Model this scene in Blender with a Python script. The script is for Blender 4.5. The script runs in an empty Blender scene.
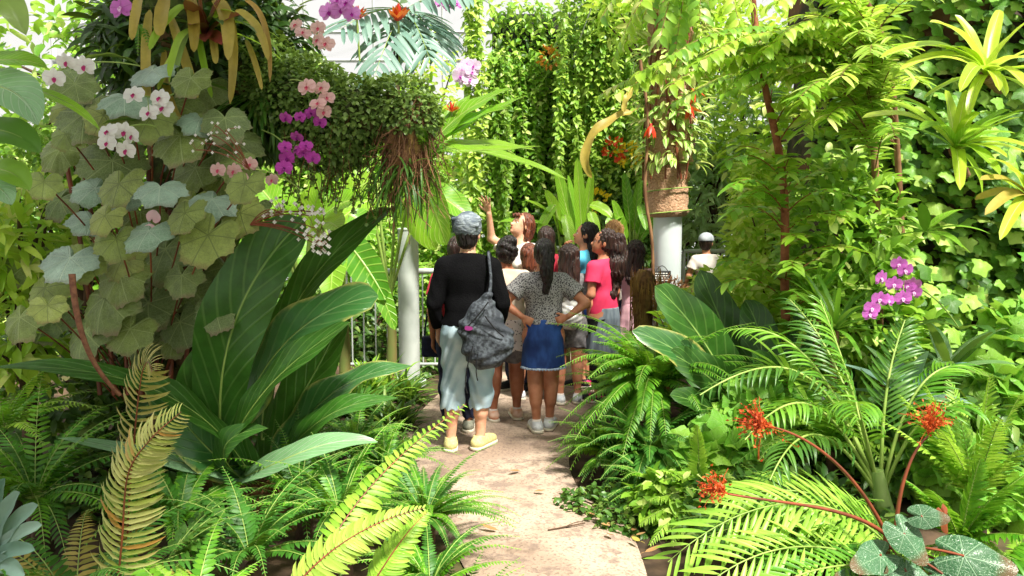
import bpy, math, random
import numpy as np
from mathutils import Vector, Matrix
rng = np.random.default_rng(11)
SC = bpy.context.scene
COL = SC.collection
PI = math.pi
# ---------------------------------------------------------------- camera
FPX = 760.0
CAMZ = 1.65
TH = math.atan(73 / FPX)
def P(px, py, Y):
    u = (px - 512) / FPX; v = (288 - py) / FPX
    dy = math.cos(TH) + v * math.sin(TH); dz = -math.sin(TH) + v * math.cos(TH)
    t = Y / dy
    return np.array([u * t, Y, CAMZ + dz * t])
def G(px, py, z=0.0):
    u = (px - 512) / FPX; v = (288 - py) / FPX
    dy = math.cos(TH) + v * math.sin(TH); dz = -math.sin(TH) + v * math.cos(TH)
    t = (z - CAMZ) / dz
    return np.array([u * t, dy * t, z])
cam_d = bpy.data.cameras.new('camera'); cam = bpy.data.objects.new('camera', cam_d); COL.objects.link(cam)
cam.location = (0, 0, CAMZ); cam.rotation_euler = (PI / 2 - TH, 0, 0)
cam_d.sensor_width = 36; cam_d.lens = FPX / 1024 * 36; cam_d.clip_start = 0.05; cam_d.clip_end = 200
SC.camera = cam
vs = SC.view_settings
vs.view_transform = 'Standard'; vs.look = 'None'; vs.gamma = 1; vs.use_curve_mapping = False
# ---------------------------------------------------------------- objects
def tag(o, label=None, cat=None, group=None, kind=None):
    if label: o['label'] = label
    if cat: o['category'] = cat
    if group: o['group'] = group
    if kind: o['kind'] = kind
    return o
def thing(name, label, cat, loc=(0, 0, 0), rz=0, group=None):
    o = bpy.data.objects.new(name, None); COL.objects.link(o)
    o.location = tuple(float(c) for c in loc); o.rotation_euler = (0, 0, rz); o.empty_display_size = .1
    return tag(o, label, cat, group)
def norm(v):
    v = np.asarray(v, float)
    return v / np.maximum(np.linalg.norm(v, axis=-1, keepdims=True), 1e-9)
class MB:
    def __init__(s): s.V = []; s.F = []; s.UV = []; s.M = []; s.n = 0
    def add(s, V, F, UV=None, m=0):
        V = np.asarray(V, float).reshape(-1, 3); F = np.asarray(F, int)
        if UV is None: UV = np.zeros((len(V), 2))
        s.V.append(V); s.UV.append(np.asarray(UV, float).reshape(-1, 2)); s.F.append(F + s.n)
        s.M.append(np.full(len(F), m)); s.n += len(V)
    def build(s, name, mats, parent=None, smooth=True, origin=None):
        if not isinstance(mats, (list, tuple)): mats = [mats]
        me = bpy.data.meshes.new(name)
        V = np.concatenate(s.V).copy()
        if origin is None: origin = V.mean(0) if parent is None else np.zeros(3)
        off = np.array(origin, float)
        if parent is not None: off = np.array(wloc(parent))
        V -= off
        me.vertices.add(len(V)); me.vertices.foreach_set('co', V.astype(np.float32).ravel())
        loops = np.concatenate([f.ravel() for f in s.F]); tot = np.concatenate([np.full(len(f), f.shape[1]) for f in s.F])
        start = np.concatenate([[0], np.cumsum(tot)[:-1]])
        me.loops.add(len(loops)); me.loops.foreach_set('vertex_index', loops.astype(np.int32))
        me.polygons.add(len(tot)); me.polygons.foreach_set('loop_start', start.astype(np.int32))
        me.polygons.foreach_set('loop_total', tot.astype(np.int32))
        me.polygons.foreach_set('material_index', np.concatenate(s.M).astype(np.int32))
        me.polygons.foreach_set('use_smooth', np.full(len(tot), smooth))
        uvl = me.uv_layers.new(name='UVMap'); uv = np.concatenate(s.UV)[loops]
        uvl.data.foreach_set('uv', uv.astype(np.float32).ravel())
        me.update(calc_edges=True)
        for m in mats: me.materials.append(m)
        o = bpy.data.objects.new(name, me); COL.objects.link(o)
        if parent is not None: o.parent = parent
        else: o.location = tuple(off)
        return o
def wloc(o):
    v = np.zeros(3)
    while o is not None:
        v += np.array(o.location); o = o.parent
    return v
def bez(pts, n=16):
    pts = np.asarray(pts, float); t = np.linspace(0, 1, n)[:, None]
    if len(pts) == 2: return pts[0] * (1 - t) + pts[1] * t
    if len(pts) == 3: return pts[0] * (1 - t) ** 2 + 2 * pts[1] * t * (1 - t) + pts[2] * t * t
    if len(pts) == 4: return pts[0] * (1 - t) ** 3 + 3 * pts[1] * t * (1 - t) ** 2 + 3 * pts[2] * t * t * (1 - t) + pts[3] * t ** 3
    # catmull-rom
    Q = np.vstack([2 * pts[0] - pts[1], pts, 2 * pts[-1] - pts[-2]]); out = []
    for i in range(len(pts) - 1):
        k = max(2, n // (len(pts) - 1)); tt = np.linspace(0, 1, k, endpoint=(i == len(pts) - 2))[:, None]
        a, b, c, d = Q[i], Q[i + 1], Q[i + 2], Q[i + 3]
        out.append(.5 * (2 * b + (c - a) * tt + (2 * a - 5 * b + 4 * c - d) * tt ** 2 + (3 * b - a - 3 * c + d) * tt ** 3))
    return np.vstack(out)
def tube(mb, pts, r, sides=6, m=0, bump=0):
    pts = np.asarray(pts, float); K = len(pts); r = np.broadcast_to(np.asarray(r, float), (K,)).copy()
    T = norm(np.gradient(pts, axis=0)); up = np.array([0, 0, 1.]) if abs(T[:, 2]).mean() < .85 else np.array([0, 1., 0])
    S = norm(np.cross(T, up)); N = np.cross(S, T)
    a = np.linspace(0, 2 * PI, sides, endpoint=False)
    rr = r[:, None, None]
    if bump: rr = rr * (1 + bump * rng.uniform(-1, 1, (K, sides, 1)))
    V = pts[:, None] + rr * (S[:, None] * np.cos(a)[None, :, None] + N[:, None] * np.sin(a)[None, :, None])
    i, j = np.meshgrid(np.arange(K - 1), np.arange(sides), indexing='ij'); j2 = (j + 1) % sides
    F = np.stack([i * sides + j, i * sides + j2, (i + 1) * sides + j2, (i + 1) * sides + j], -1).reshape(-1, 4)
    uv = np.stack([np.broadcast_to(a / (2 * PI), (K, sides)), np.broadcast_to(np.linspace(0, 1, K)[:, None], (K, sides))], -1)
    mb.add(V, F, uv, m)
    # caps
    V2 = np.vstack([V[0], V[-1], pts[:1], pts[-1:]]); q = np.arange(sides); q2 = (q + 1) % sides
    mb.add(V2, np.vstack([np.stack([q2, q, np.full(sides, 2 * sides)], -1), np.stack([q + sides, q2 + sides, np.full(sides, 2 * sides + 1)], -1)]), None, m)
def box(mb, lo, hi, m=0):
    x0, y0, z0 = lo; x1, y1, z1 = hi
    V = [(x0, y0, z0), (x1, y0, z0), (x1, y1, z0), (x0, y1, z0), (x0, y0, z1), (x1, y0, z1), (x1, y1, z1), (x0, y1, z1)]
    mb.add(V, [(0, 3, 2, 1), (4, 5, 6, 7), (0, 1, 5, 4), (1, 2, 6, 5), (2, 3, 7, 6), (3, 0, 4, 7)], None, m)
# ---------------------------------------------------------------- leaves
def pf(a=.6, b=.8):
    tm = a / (a + b); mx = tm ** a * (1 - tm) ** b
    return lambda t: np.clip(t, 1e-4, 1) ** a * np.clip(1 - t, 1e-4, 1) ** b / mx
LANCE = pf(.7, .9); OVATE = pf(.45, .75); STRAP = pf(.25, .35); OBOV = pf(1.1, .5); PINNA = pf(.18, .55)
def blades(mb, Pt, D, N, L, W, droop=.5, fold=.25, prof=LANCE, ns=5, nc=2, wave=0, m=0, dexp=1.3, freq=3):
    Pt = np.atleast_2d(Pt); n = len(Pt); b = lambda x: np.broadcast_to(np.asarray(x, float), (n,)).astype(float)
    L, W, droop, fold = b(L), b(W), b(droop), b(fold)
    D = norm(np.broadcast_to(D, (n, 3))); N = np.broadcast_to(N, (n, 3)); S = np.cross(D, N)
    bad = np.linalg.norm(S, axis=1) < 1e-3
    if bad.any(): S = S.copy(); S[bad] = np.cross(D[bad], np.array([.3, .8, .5]))
    S = norm(S); N = np.cross(S, D)
    t = np.linspace(0, 1, ns + 1); ang = droop[:, None] * t[None] ** dexp
    c, s = np.cos(ang)[..., None], np.sin(ang)[..., None]
    dirs = D[:, None] * c - N[:, None] * s; nr = N[:, None] * c + D[:, None] * s
    mid = (dirs[:, 1:] + dirs[:, :-1]) * .5
    pos = np.concatenate([np.zeros((n, 1, 3)), np.cumsum(mid, 1)], 1) * (L / ns)[:, None, None] + Pt[:, None]
    w = W[:, None] * .5 * np.maximum(prof(t), .02)[None]
    u = np.linspace(-1, 1, nc + 1); ww = w[:, :, None] * u[None, None]
    V = pos[:, :, None] + S[:, None, None] * (ww * np.cos(fold)[:, None, None])[..., None]
    h = np.abs(ww) * np.sin(fold)[:, None, None]
    if wave:
        ph = rng.uniform(0, 6.28, n)
        h = h + wave * w[:, :, None] * (np.abs(u) ** 2)[None, None] * np.sin(freq * 2 * PI * t[None, :, None] + ph[:, None, None] + (u > 0) * 1.3)
    V = V + nr[:, :, None] * h[..., None]
    k = (ns + 1) * (nc + 1)
    i, j = np.meshgrid(np.arange(ns), np.arange(nc), indexing='ij'); a0 = i * (nc + 1) + j
    F1 = np.stack([a0, a0 + 1, a0 + nc + 2, a0 + nc + 1], -1).reshape(-1, 4)
    F = (F1[None] + (np.arange(n) * k)[:, None, None]).reshape(-1, 4)
    uv = np.stack(np.broadcast_arrays((u * .5 + .5)[None, None], t[None, :, None] + np.zeros((n, 1, 1))), -1)
    mb.add(V, F, uv, m)
    return pos
def leafpath(mb, pts, up, W, prof=OVATE, nc=6, fold=.25, wave=0, freq=3, m=0, n=18, curl=0, thick=0, rib=0, ribm=1):
    """One leaf along a 3-D curve; `up` = the way its upper face looks."""
    p = bez(pts, n); K = len(p); T = norm(np.gradient(p, axis=0)); up = np.asarray(up, float)
    S = norm(np.cross(T, up)); N = np.cross(S, T); t = np.linspace(0, 1, K)
    w = W * .5 * np.maximum(prof(t), .015); u = np.linspace(-1, 1, nc + 1)
    ph = rng.uniform(0, 6)
    ww = w[:, None] * u[None]
    h = np.abs(ww) * math.sin(fold) - curl * np.abs(u)[None] ** 2.5 * w[:, None]
    h = h + wave * w[:, None] * (np.abs(u) ** 1.6)[None] * np.sin(freq * 2 * PI * t[:, None] + ph + (u > 0) * 1.7 + .8 * np.sin(5 * t[:, None]))
    V = p[:, None] + S[:, None] * (ww * math.cos(fold))[..., None] + N[:, None] * h[..., None]
    i, j = np.meshgrid(np.arange(K - 1), np.arange(nc), indexing='ij'); a0 = i * (nc + 1) + j
    F = np.stack([a0, a0 + 1, a0 + nc + 2, a0 + nc + 1], -1).reshape(-1, 4)
    uv = np.stack(np.broadcast_arrays((u * .5 + .5)[None], t[:, None]), -1)
    mb.add(V, F, uv, m)
    if rib: tube(mb, p - N * rib * .4, rib * np.linspace(1, .25, K), 5, ribm)
    return p
def discs(mb, Pt, D, N, R, cup=.2, lobes=7, depth=.14, wave=.06, nphi=28, rings=3, m=0, tip=.25, sinus=.75, narrow=1.0):
    Pt = np.atleast_2d(Pt); n = len(Pt); R = np.broadcast_to(np.asarray(R, float), (n,))
    D = norm(np.broadcast_to(D, (n, 3))); N = np.broadcast_to(N, (n, 3)); S = norm(np.cross(D, N)); N = np.cross(S, D)
    ph = np.linspace(-PI, PI, nphi, endpoint=False)
    tri = np.abs(((ph / (2 * PI) * lobes) % 1) - .5) * 2
    o = (1 - depth + depth * (1 - tri) * 2 * .8) * (1 + tip * np.exp(-(ph / .45) ** 2)) * (1 - sinus * np.exp(-((np.abs(ph) - PI) / .28) ** 2))
    rr = np.linspace(0, 1, rings + 1)[1:]
    if nphi >= 50: o = o * (1 + .035 * np.cos(ph * 28))
    X = rr[:, None] * (o * np.cos(ph))[None]; Yv = rr[:, None] * (o * np.sin(ph) * narrow)[None]
    Z = -cup * rr[:, None] ** 2 * np.ones_like(ph)[None] + wave * np.cos(ph * lobes)[None] * rr[:, None] ** 1.5
    X = np.concatenate([[0], X.ravel()]); Yv = np.concatenate([[0], Yv.ravel()]); Z = np.concatenate([[0], Z.ravel()])
    X2 = X + .0
    jit = 1 + rng.uniform(-.12, .12, (n, 1)) ; jz = rng.uniform(.4, 1.6, (n, 1))
    V = Pt[:, None] + R[:, None, None] * (D[:, None] * (X2[None] * jit)[..., None] + S[:, None] * Yv[None, :, None] + N[:, None] * (Z[None] * jz)[..., None])
    k = 1 + rings * nphi; q = np.arange(nphi); q2 = (q + 1) % nphi
    tri_f = np.stack([np.zeros(nphi, int), 1 + q, 1 + q2], -1)
    F4 = [np.stack([1 + r * nphi + q, 1 + (r + 1) * nphi + q, 1 + (r + 1) * nphi + q2, 1 + r * nphi + q2], -1) for r in range(rings - 1)]
    base = (np.arange(n) * k)[:, None, None]
    uv = np.stack([.5 + X * .4, .5 + Yv * .4], -1); uv = np.broadcast_to(uv, (n, k, 2))
    s0 = mb.n
    mb.add(V, (tri_f[None] + base).reshape(-1, 3), uv, m)
    if F4:
        F4 = np.concatenate(F4); mb.F.append((F4[None] + base).reshape(-1, 4) + s0); mb.M.append(np.full(n * len(F4), m))
def frond(mb, pts, up=(0, 0, 1), npin=26, plen=.12, pw=.022, ang=1.2, prof=None, t0=.08, droop=.5, lift=-.1, ns=4, wave=0, rach=.004, fold=.2, n=24, m=0, rm=1, jit=.1, pprof=PINNA, vee=0):
    p = bez(pts, n); K = len(p); T = norm(np.gradient(p, axis=0)); up = np.asarray(up, float)
    S = norm(np.cross(T, up)); N = np.cross(S, T)
    if prof is None: prof = lambda t: np.minimum(1, (t + .12) * 3) * np.clip(1.03 - t, 0, 1) ** .6
    t = t0 + (1 - t0) * (np.arange(npin) + .5) / npin; x = t * (K - 1); i = np.clip(x.astype(int), 0, K - 2); f = (x - i)[:, None]
    pp = p[i] * (1 - f) + p[i + 1] * f; Tt = T[i]; Ss = S[i]; Nn = N[i]
    for sg in (-1, 1):
        a = ang * (1 - .35 * t) + rng.uniform(-jit, jit, npin)
        D = Tt * np.cos(a)[:, None] + sg * Ss * np.sin(a)[:, None] + Nn * (lift + vee + rng.uniform(-jit, jit, npin))[:, None]
        L = plen * prof(t) * rng.uniform(1 - jit * .8, 1 + jit * .4, npin)
        blades(mb, pp, D, Nn + sg * Ss * .1, L, pw * np.clip(prof(t) * 1.3, .3, 1), droop=droop * rng.uniform(.7, 1.3, npin), fold=fold, prof=pprof, ns=ns, nc=2, wave=wave, m=m)
    tube(mb, p, rach * np.linspace(1, .3, K), 5, rm)
    return p
def arch(base, az, el, L, droop, k=5):
    """control points of a curve that leaves base at azimuth az, elevation el, and bends down by droop."""
    pts = [np.array(base, float)]; s = L / (k - 1)
    for i in range(k - 1):
        e = el - droop * ((i + .5) / (k - 1)) ** 1.2
        pts.append(pts[-1] + s * np.array([math.cos(e) * math.cos(az), math.cos(e) * math.sin(az), math.sin(e)]))
    return pts
def inell(n, c, r, shell=.5):
    v = norm(rng.normal(size=(n, 3))); q = rng.uniform(shell, 1, (n, 1)) ** (1 / 2)
    return np.array(c) + v * q * np.array(r), v
# ---------------------------------------------------------------- materials
def lin(h):
    h = h.lstrip('#'); c = [int(h[i:i + 2], 16) / 255 for i in (0, 2, 4)]
    return tuple(x / 12.92 if x <= .04045 else ((x + .055) / 1.055) ** 2.4 for x in c) + (1,)
class NT:
    def __init__(s, name):
        s.mat = bpy.data.materials.new(name); s.mat.use_nodes = True; s.t = s.mat.node_tree; s.t.nodes.clear()
        s.out = s.t.nodes.new('ShaderNodeOutputMaterial')
    def n(s, ty, ins=None, **kw):
        nd = s.t.nodes.new('ShaderNode' + ty)
        for k, v in kw.items(): setattr(nd, k, v)
        for k, v in (ins or {}).items():
            sk = nd.inputs[k]
            if isinstance(v, bpy.types.NodeSocket): s.t.links.new(v, sk)
            else: sk.default_value = v
        return nd
    def m(s, op, a, b=0.0, c=None, clamp=False):
        d = {0: a, 1: b}
        if c is not None: d[2] = c
        return s.n('Math', d, operation=op, use_clamp=clamp).outputs[0]
    def mix(s, f, a, b, bt='MIX'):
        nd = s.n('Mix', None, data_type='RGBA', blend_type=bt)
        for k, v in ((0, f), (6, a), (7, b)):
            if isinstance(v, bpy.types.NodeSocket): s.t.links.new(v, nd.inputs[k])
            else: nd.inputs[k].default_value = v
        return nd.outputs[2]
    def ss(s, x, a, b):
        nd = s.n('MapRange', {0: x, 1: a, 2: b, 3: 0.0, 4: 1.0}, interpolation_type='SMOOTHSTEP'); return nd.outputs[0]
    def end(s, sh): s.t.links.new(sh, s.out.inputs[0]); return s.mat
_c = {}
def leafmat(name, A, B, vein=None, mode='blade', rough=.42, trans=.35, nv=14, slope=.5, mott=.25, edge=None, spots=None, spec=.5, veinw=.05, vs_=.6, C=None):
    if name in _c: return _c[name]
    k = NT(name); A, B = lin(A), lin(B)
    geo = k.n('NewGeometry'); oi = k.n('ObjectInfo')
    r = k.m('FRACT', k.m('ADD', geo.outputs['Random Per Island'], oi.outputs['Random']))
    if C is None: col = k.mix(r, A, B)
    else:
        rp = k.n('ValToRGB', {0: r}); e = rp.color_ramp.elements; e[0].color = A; e[0].position = 0; e[1].color = B; e[1].position = .8
        x = e.new(.93); x.color = lin(C); col = rp.outputs[0]
    tc = k.n('TexCoord'); no = k.n('TexNoise', {'Vector': tc.outputs['Object'], 'Scale': 16.0, 'Detail': 6.0, 'Roughness': .65})
    hs = k.n('HueSaturation', {'Color': col, 'Value': k.m('ADD', k.m('MULTIPLY', no.outputs[0], 2 * mott), 1 - mott)}); col = hs.outputs[0]
    bump = None
    if vein:
        uv = k.n('SeparateXYZ', {0: tc.outputs['UV']})
        if mode == 'blade':
            a = k.m('ABSOLUTE', k.m('SUBTRACT', k.m('MULTIPLY', uv.outputs[0], 2.0), 1.0))
            mid = k.m('SUBTRACT', 1.0, k.ss(a, veinw * .5, veinw * 1.6))
            fr = k.m('FRACT', k.m('SUBTRACT', k.m('MULTIPLY', uv.outputs[1], float(nv)), k.m('MULTIPLY', a, slope * nv * .25)))
            tri = k.m('ABSOLUTE', k.m('SUBTRACT', fr, .5))
            lat = k.m('MULTIPLY', k.m('SUBTRACT', 1.0, k.ss(tri, .03, .14)), vs_)
            v = k.m('MAXIMUM', mid, lat); edg = a
        else:
            x = k.m('SUBTRACT', uv.outputs[0], .5); y = k.m('SUBTRACT', uv.outputs[1], .5)
            an = k.m('ARCTAN2', y, x); fr = k.m('FRACT', k.m('ADD', k.m('MULTIPLY', an, 7 / (2 * PI)), .0))
            tri = k.m('ABSOLUTE', k.m('SUBTRACT', fr, .5)); rr = k.m('SQRT', k.m('ADD', k.m('MULTIPLY', x, x), k.m('MULTIPLY', y, y)))
            v = k.m('SUBTRACT', 1.0, k.ss(k.m('MULTIPLY', k.m('SUBTRACT', .5, tri), k.m('MULTIPLY', rr, 2.5)), .006, .035))
            vo = k.n('TexVoronoi', {'Vector': tc.outputs['UV'], 'Scale': 22.0}, feature='DISTANCE_TO_EDGE')
            v = k.m('MAXIMUM', k.m('MULTIPLY', v, vs_), k.m('MULTIPLY', k.m('SUBTRACT', 1.0, k.ss(vo.outputs[0], .0, .12)), vs_ * .4)); edg = k.m('MULTIPLY', rr, 2.3)
        bump = v
        col = k.mix(v, col, lin(vein))
        if edge: col = k.mix(k.m('MULTIPLY', k.ss(k.m('ADD', edg, k.m('MULTIPLY', no.outputs[0], .5)), 1.05, 1.4), .8), col, lin(edge))
    if spots:
        vo = k.n('TexVoronoi', {'Vector': tc.outputs['UV'], 'Scale': 34.0})
        col = k.mix(k.m('SUBTRACT', 1.0, k.ss(vo.outputs[0], .12, .3)), col, lin(spots))
    pr = k.n('BsdfPrincipled', {'Base Color': col, 'Roughness': rough, 'Specular IOR Level': spec})
    if bump is not None:
        bp = k.n('Bump', {'Height': bump, 'Strength': .7, 'Distance': .006}); k.t.links.new(bp.outputs[0], pr.inputs['Normal'])
    tcol = k.mix(.33, col, (.42, .60, .04, 1), 'MIX') if trans > 0 else col
    tr = k.n('BsdfTranslucent', {'Color': k.n('HueSaturation', {'Color': tcol, 'Value': 1.2}).outputs[0]})
    mx = k.n('MixShader', {0: float(trans), 1: pr.outputs[0], 2: tr.outputs[0]})
    _c[name] = k.end(mx.outputs[0]); return _c[name]
def mat(name, A, B=None, rough=.7, scale=8., detail=4., bump=0., spec=.4, metal=0., stretch=None, kind='noise', coord='Object', lo=.35, hi=.65, trans=0, sheen=0, C=None):
    if name in _c: return _c[name]
    k = NT(name); A = lin(A); B = lin(B) if B else A
    tc = k.n('TexCoord'); v = tc.outputs[coord]
    if stretch: v = k.n('Mapping', {'Vector': v, 'Scale': stretch}).outputs[0]
    if kind == 'noise': tx = k.n('TexNoise', {'Vector': v, 'Scale': scale, 'Detail': detail}).outputs[0]
    elif kind == 'voronoi': tx = k.n('TexVoronoi', {'Vector': v, 'Scale': scale}).outputs[0]
    elif kind == 'wave': tx = k.n('TexWave', {'Vector': v, 'Scale': scale, 'Distortion': 3.0, 'Detail': 3.0}).outputs[0]
    f = k.ss(tx, lo, hi); col = k.mix(f, A, B)
    if C:
        t2 = k.n('TexNoise', {'Vector': v, 'Scale': scale * .22, 'Detail': 3.0}).outputs[0]
        col = k.mix(k.ss(t2, .5, .62), col, lin(C))
    pr = k.n('BsdfPrincipled', {'Base Color': col, 'Roughness': rough, 'Specular IOR Level': spec, 'Metallic': metal})
    if bump:
        bp = k.n('Bump', {'Height': tx, 'Strength': bump, 'Distance': .02}); k.t.links.new(bp.outputs[0], pr.inputs['Normal'])
    sh = pr.outputs[0]
    if trans: sh = k.n('MixShader', {0: trans, 1: sh, 2: k.n('BsdfTranslucent', {'Color': col}).outputs[0]}).outputs[0]
    _c[name] = k.end(sh); return _c[name]
def glassmat(name, tint=(1, 1, 1, 1), f=.08):
    k = NT(name)
    g = k.n('BsdfGlossy', {'Roughness': .05}); t = k.n('BsdfTransparent', {'Color': tint})
    return k.end(k.n('MixShader', {0: f, 1: t.outputs[0], 2: g.outputs[0]}).outputs[0])
# shared leaf looks
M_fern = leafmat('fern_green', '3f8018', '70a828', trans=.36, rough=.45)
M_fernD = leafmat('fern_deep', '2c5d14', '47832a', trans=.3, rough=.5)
M_fernY = leafmat('fern_yellow', '86aa38', 'b4ca5c', trans=.35, rough=.5)
M_fernB = leafmat('fern_bright', '78ac2e', 'a8cc4c', trans=.36, rough=.5)
M_fernO = leafmat('fern_old', '8d8a3a', 'bda653', trans=.3, rough=.6)
M_stalkR = mat('stalk_brown', '8a5a35', '6d4526', rough=.6)
M_stalkG = mat('stalk_green', '7f9a45', '9bb25c', rough=.5)
M_stalkRed = mat('stalk_red', '8e4a30', '6a3a28', rough=.45)
M_bark = mat('bark', '5a4433', '3a2b20', rough=.9, scale=14, bump=.7, stretch=(1, 1, .3))
M_barkL = mat('bark_light', '8d6a4a', '6a4a30', rough=.9, scale=18, bump=.6, stretch=(1, 1, .3))
M_moss = mat('moss', '4a5a22', '2f3516', rough=.95, scale=20, bump=1., C='6a5434')
M_fiber = mat('fibre', '7d5a36', '4f3722', rough=.95, scale=30, bump=.8, C='8a6f3c')
M_anth = leafmat('anthurium_leaf', '3a6c22', '294f18', vein='6f9448', nv=9, slope=1.1, rough=.36, trans=.14, mott=.7, veinw=.035, vs_=.3, spec=.4)
M_anthE = leafmat('anthurium_leaf_pale_edge', '40763a', '325f2c', vein='7aa05e', nv=9, slope=1.1, rough=.3, trans=.12, mott=.4, edge='d8c76e', veinw=.03, vs_=.3)
M_begon = leafmat('begonia_leaf', '667a4a', '76883e', vein='a0b070', mode='disc', rough=.4, trans=.14, mott=.8, edge='7a5e4c', vs_=.7)
M_begonB = leafmat('begonia_leaf_silver', '93aa9c', '88a68a', vein='bccfb4', mode='disc', rough=.33, trans=.1, mott=.7, vs_=.65, edge='6c6a5a')
M_begonG = leafmat('begonia_leaf_green', '869a4e', '9aa656', vein='5f6c3a', mode='disc', rough=.4, trans=.25, mott=.8, edge='7d5c44', vs_=.7)
M_begonS = leafmat('angel_wing_leaf', '305a38', '3c6a44', vein='8fb08c', mode='disc', rough=.35, trans=.12, spots='8fa98c', edge='6b4a34', vs_=.6)
M_small = leafmat('small_leaf', '568a24', '96c040', trans=.38, rough=.42, C='c4d47c')
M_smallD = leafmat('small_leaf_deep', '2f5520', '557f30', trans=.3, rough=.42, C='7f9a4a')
M_smallY = leafmat('small_leaf_yellow', '86b42a', 'bcd450', trans=.45, rough=.45, C='d8dc84')
M_ivy = leafmat('ivy_leaf', '5a9c2a', '98c444', vein='b4d47c', mode='disc', trans=.3, rough=.4, mott=.4, vs_=.4)
M_broad = leafmat('broad_leaf', '4c8f1f', '82b52e', vein='a9cf58', nv=9, trans=.4, rough=.35)
M_broadY = leafmat('broad_leaf_bright', '6fae24', '9cc838', vein='c4dc6c', nv=12, slope=1.0, trans=.5, rough=.32)
M_pale = leafmat('pale_leaf', '7fae7a', '8fb98c', vein='b8d6b0', nv=10, slope=1.2, trans=.3, rough=.35)
M_blue = leafmat('blue_green_leaf', '5f8578', '86a498', trans=.2, rough=.4)
M_palm = leafmat('palm_leaf', '4c8a24', '7cb038', trans=.35, rough=.4)
M_palmB = leafmat('palm_leaf_bright', '80b838', 'aad254', trans=.38, rough=.4)
M_palmD = leafmat('palm_leaf_deep', '3a6a26', '5c8a34', trans=.3, rough=.4)
M_yel = leafmat('yellowed_leaf', 'a08a34', 'c0ac54', trans=.35, rough=.5, mott=.4, C='8a5a2a')
M_red = leafmat('dark_red_leaf', '6a1f22', '8a3030', trans=.2, rough=.4)
M_pandan = leafmat('bright_strap_leaf', 'a9cc2c', 'd6e45c', vein='eef3a0', nv=1, trans=.4, rough=.35, vs_=.0)
# ---------------------------------------------------------------- setting
def struct(o): o['kind'] = 'structure'; return o
M_soil = mat('soil', '5a4736', '33271c', rough=.95, scale=6, detail=8, bump=.6, C='4a4a24')
def pathmat():
    k = NT('path_sand'); tc = k.n('TexCoord'); v = tc.outputs['Object']
    a = k.n('TexNoise', {'Vector': v, 'Scale': 1.6, 'Detail': 6.0}).outputs[0]
    b = k.n('TexNoise', {'Vector': v, 'Scale': 60.0, 'Detail': 6.0}).outputs[0]
    c = k.n('TexNoise', {'Vector': v, 'Scale': 7.0, 'Detail': 8.0, 'Roughness': .7}).outputs[0]
    col = k.mix(k.ss(a, .38, .62), lin('9d8878'), lin('b9a492'))
    col = k.mix(k.m('MULTIPLY', k.ss(b, .52, .64), .6), col, lin('6a5a50'))
    col = k.mix(k.m('MULTIPLY', k.ss(c, .5, .62), .75), col, lin('7c6b62'))
    vo = k.n('TexVoronoi', {'Vector': v, 'Scale': 38.0}).outputs[0]
    col = k.mix(k.m('MULTIPLY', k.m('SUBTRACT', 1.0, k.ss(vo, .05, .16)), .5), col, lin('6f5540'))
    d2 = k.n('TexNoise', {'Vector': v, 'Scale': 2.6, 'Detail': 7.0, 'Roughness': .6}).outputs[0]
    col = k.mix(k.m('MULTIPLY', k.ss(d2, .55, .66), .6), col, lin('6e5c50'))
    pr = k.n('BsdfPrincipled', {'Base Color': col, 'Roughness': .92, 'Specular IOR Level': .2})
    bp = k.n('Bump', {'Height': b, 'Strength': .5, 'Distance': .01}); k.t.links.new(bp.outputs[0], pr.inputs['Normal'])
    return k.end(pr.outputs[0])
# path outline (ground points)
PL = np.array([G(500, 660), G(478, 600), G(462, 560), G(435, 520), G(412, 480), G(402, 450), G(408, 425), G(425, 405), G(440, 390), G(450, 375), G(460, 350), G(470, 320)])
PR = np.array([G(660, 660), G(652, 600), G(644, 560), G(628, 525), G(600, 505), G(575, 480), G(570, 450), G(590, 420), G(615, 400), G(640, 385), G(650, 355), G(640, 320)])
L2, R2 = bez(PL, 66), bez(PR, 66)
L2 = L2[:min(len(L2), len(R2))]; R2 = R2[:len(L2)]
L2[0, 1] = R2[0, 1] = .5
ns_ = 14; t_ = np.linspace(0, 1, ns_ + 1)[None, :, None]
V = L2[:, None] * (1 - t_) + R2[:, None] * t_
V[..., 2] = .012 + .004 * np.sin(V[..., 0] * 9 + V[..., 1] * 5) - .03 * (np.abs(t_[..., 0] - .5) * 2) ** 8
mb = MB(); i, j = np.meshgrid(np.arange(len(L2) - 1), np.arange(ns_), indexing='ij'); a0 = i * (ns_ + 1) + j
mb.add(V.reshape(-1, 3), np.stack([a0, a0 + 1, a0 + ns_ + 2, a0 + ns_ + 1], -1).reshape(-1, 4))
struct(mb.build('path', pathmat(), origin=(0, 0, 0)))
# soil
xs = np.linspace(-10, 10, 121); ys = np.linspace(-1, 17, 109); X, Y = np.meshgrid(xs, ys, indexing='ij')
cx = np.interp(Y, L2[:, 1], (L2[:, 0] + R2[:, 0]) / 2); hw = np.interp(Y, L2[:, 1], (R2[:, 0] - L2[:, 0]) / 2)
dd = np.clip((np.abs(X - cx) - hw - .05) / 1.2, 0, 1)
Z = -.03 + .16 * dd ** 1.3 * (1 + .25 * np.sin(X * 3.1) * np.sin(Y * 2.7)) + .015 * np.sin(X * 11 + Y * 7) * dd
def soilz(x, y):
    i = int(np.clip(round((x + 10) / 20 * 120), 0, 120)); j = int(np.clip(round((y + 1) / 18 * 108), 0, 108)); return float(Z[i, j])
mb = MB(); i, j = np.meshgrid(np.arange(120), np.arange(108), indexing='ij'); a0 = i * 109 + j
mb.add(np.stack([X, Y, Z], -1).reshape(-1, 3), np.stack([a0, a0 + 109, a0 + 110, a0 + 1], -1).reshape(-1, 4))
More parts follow.
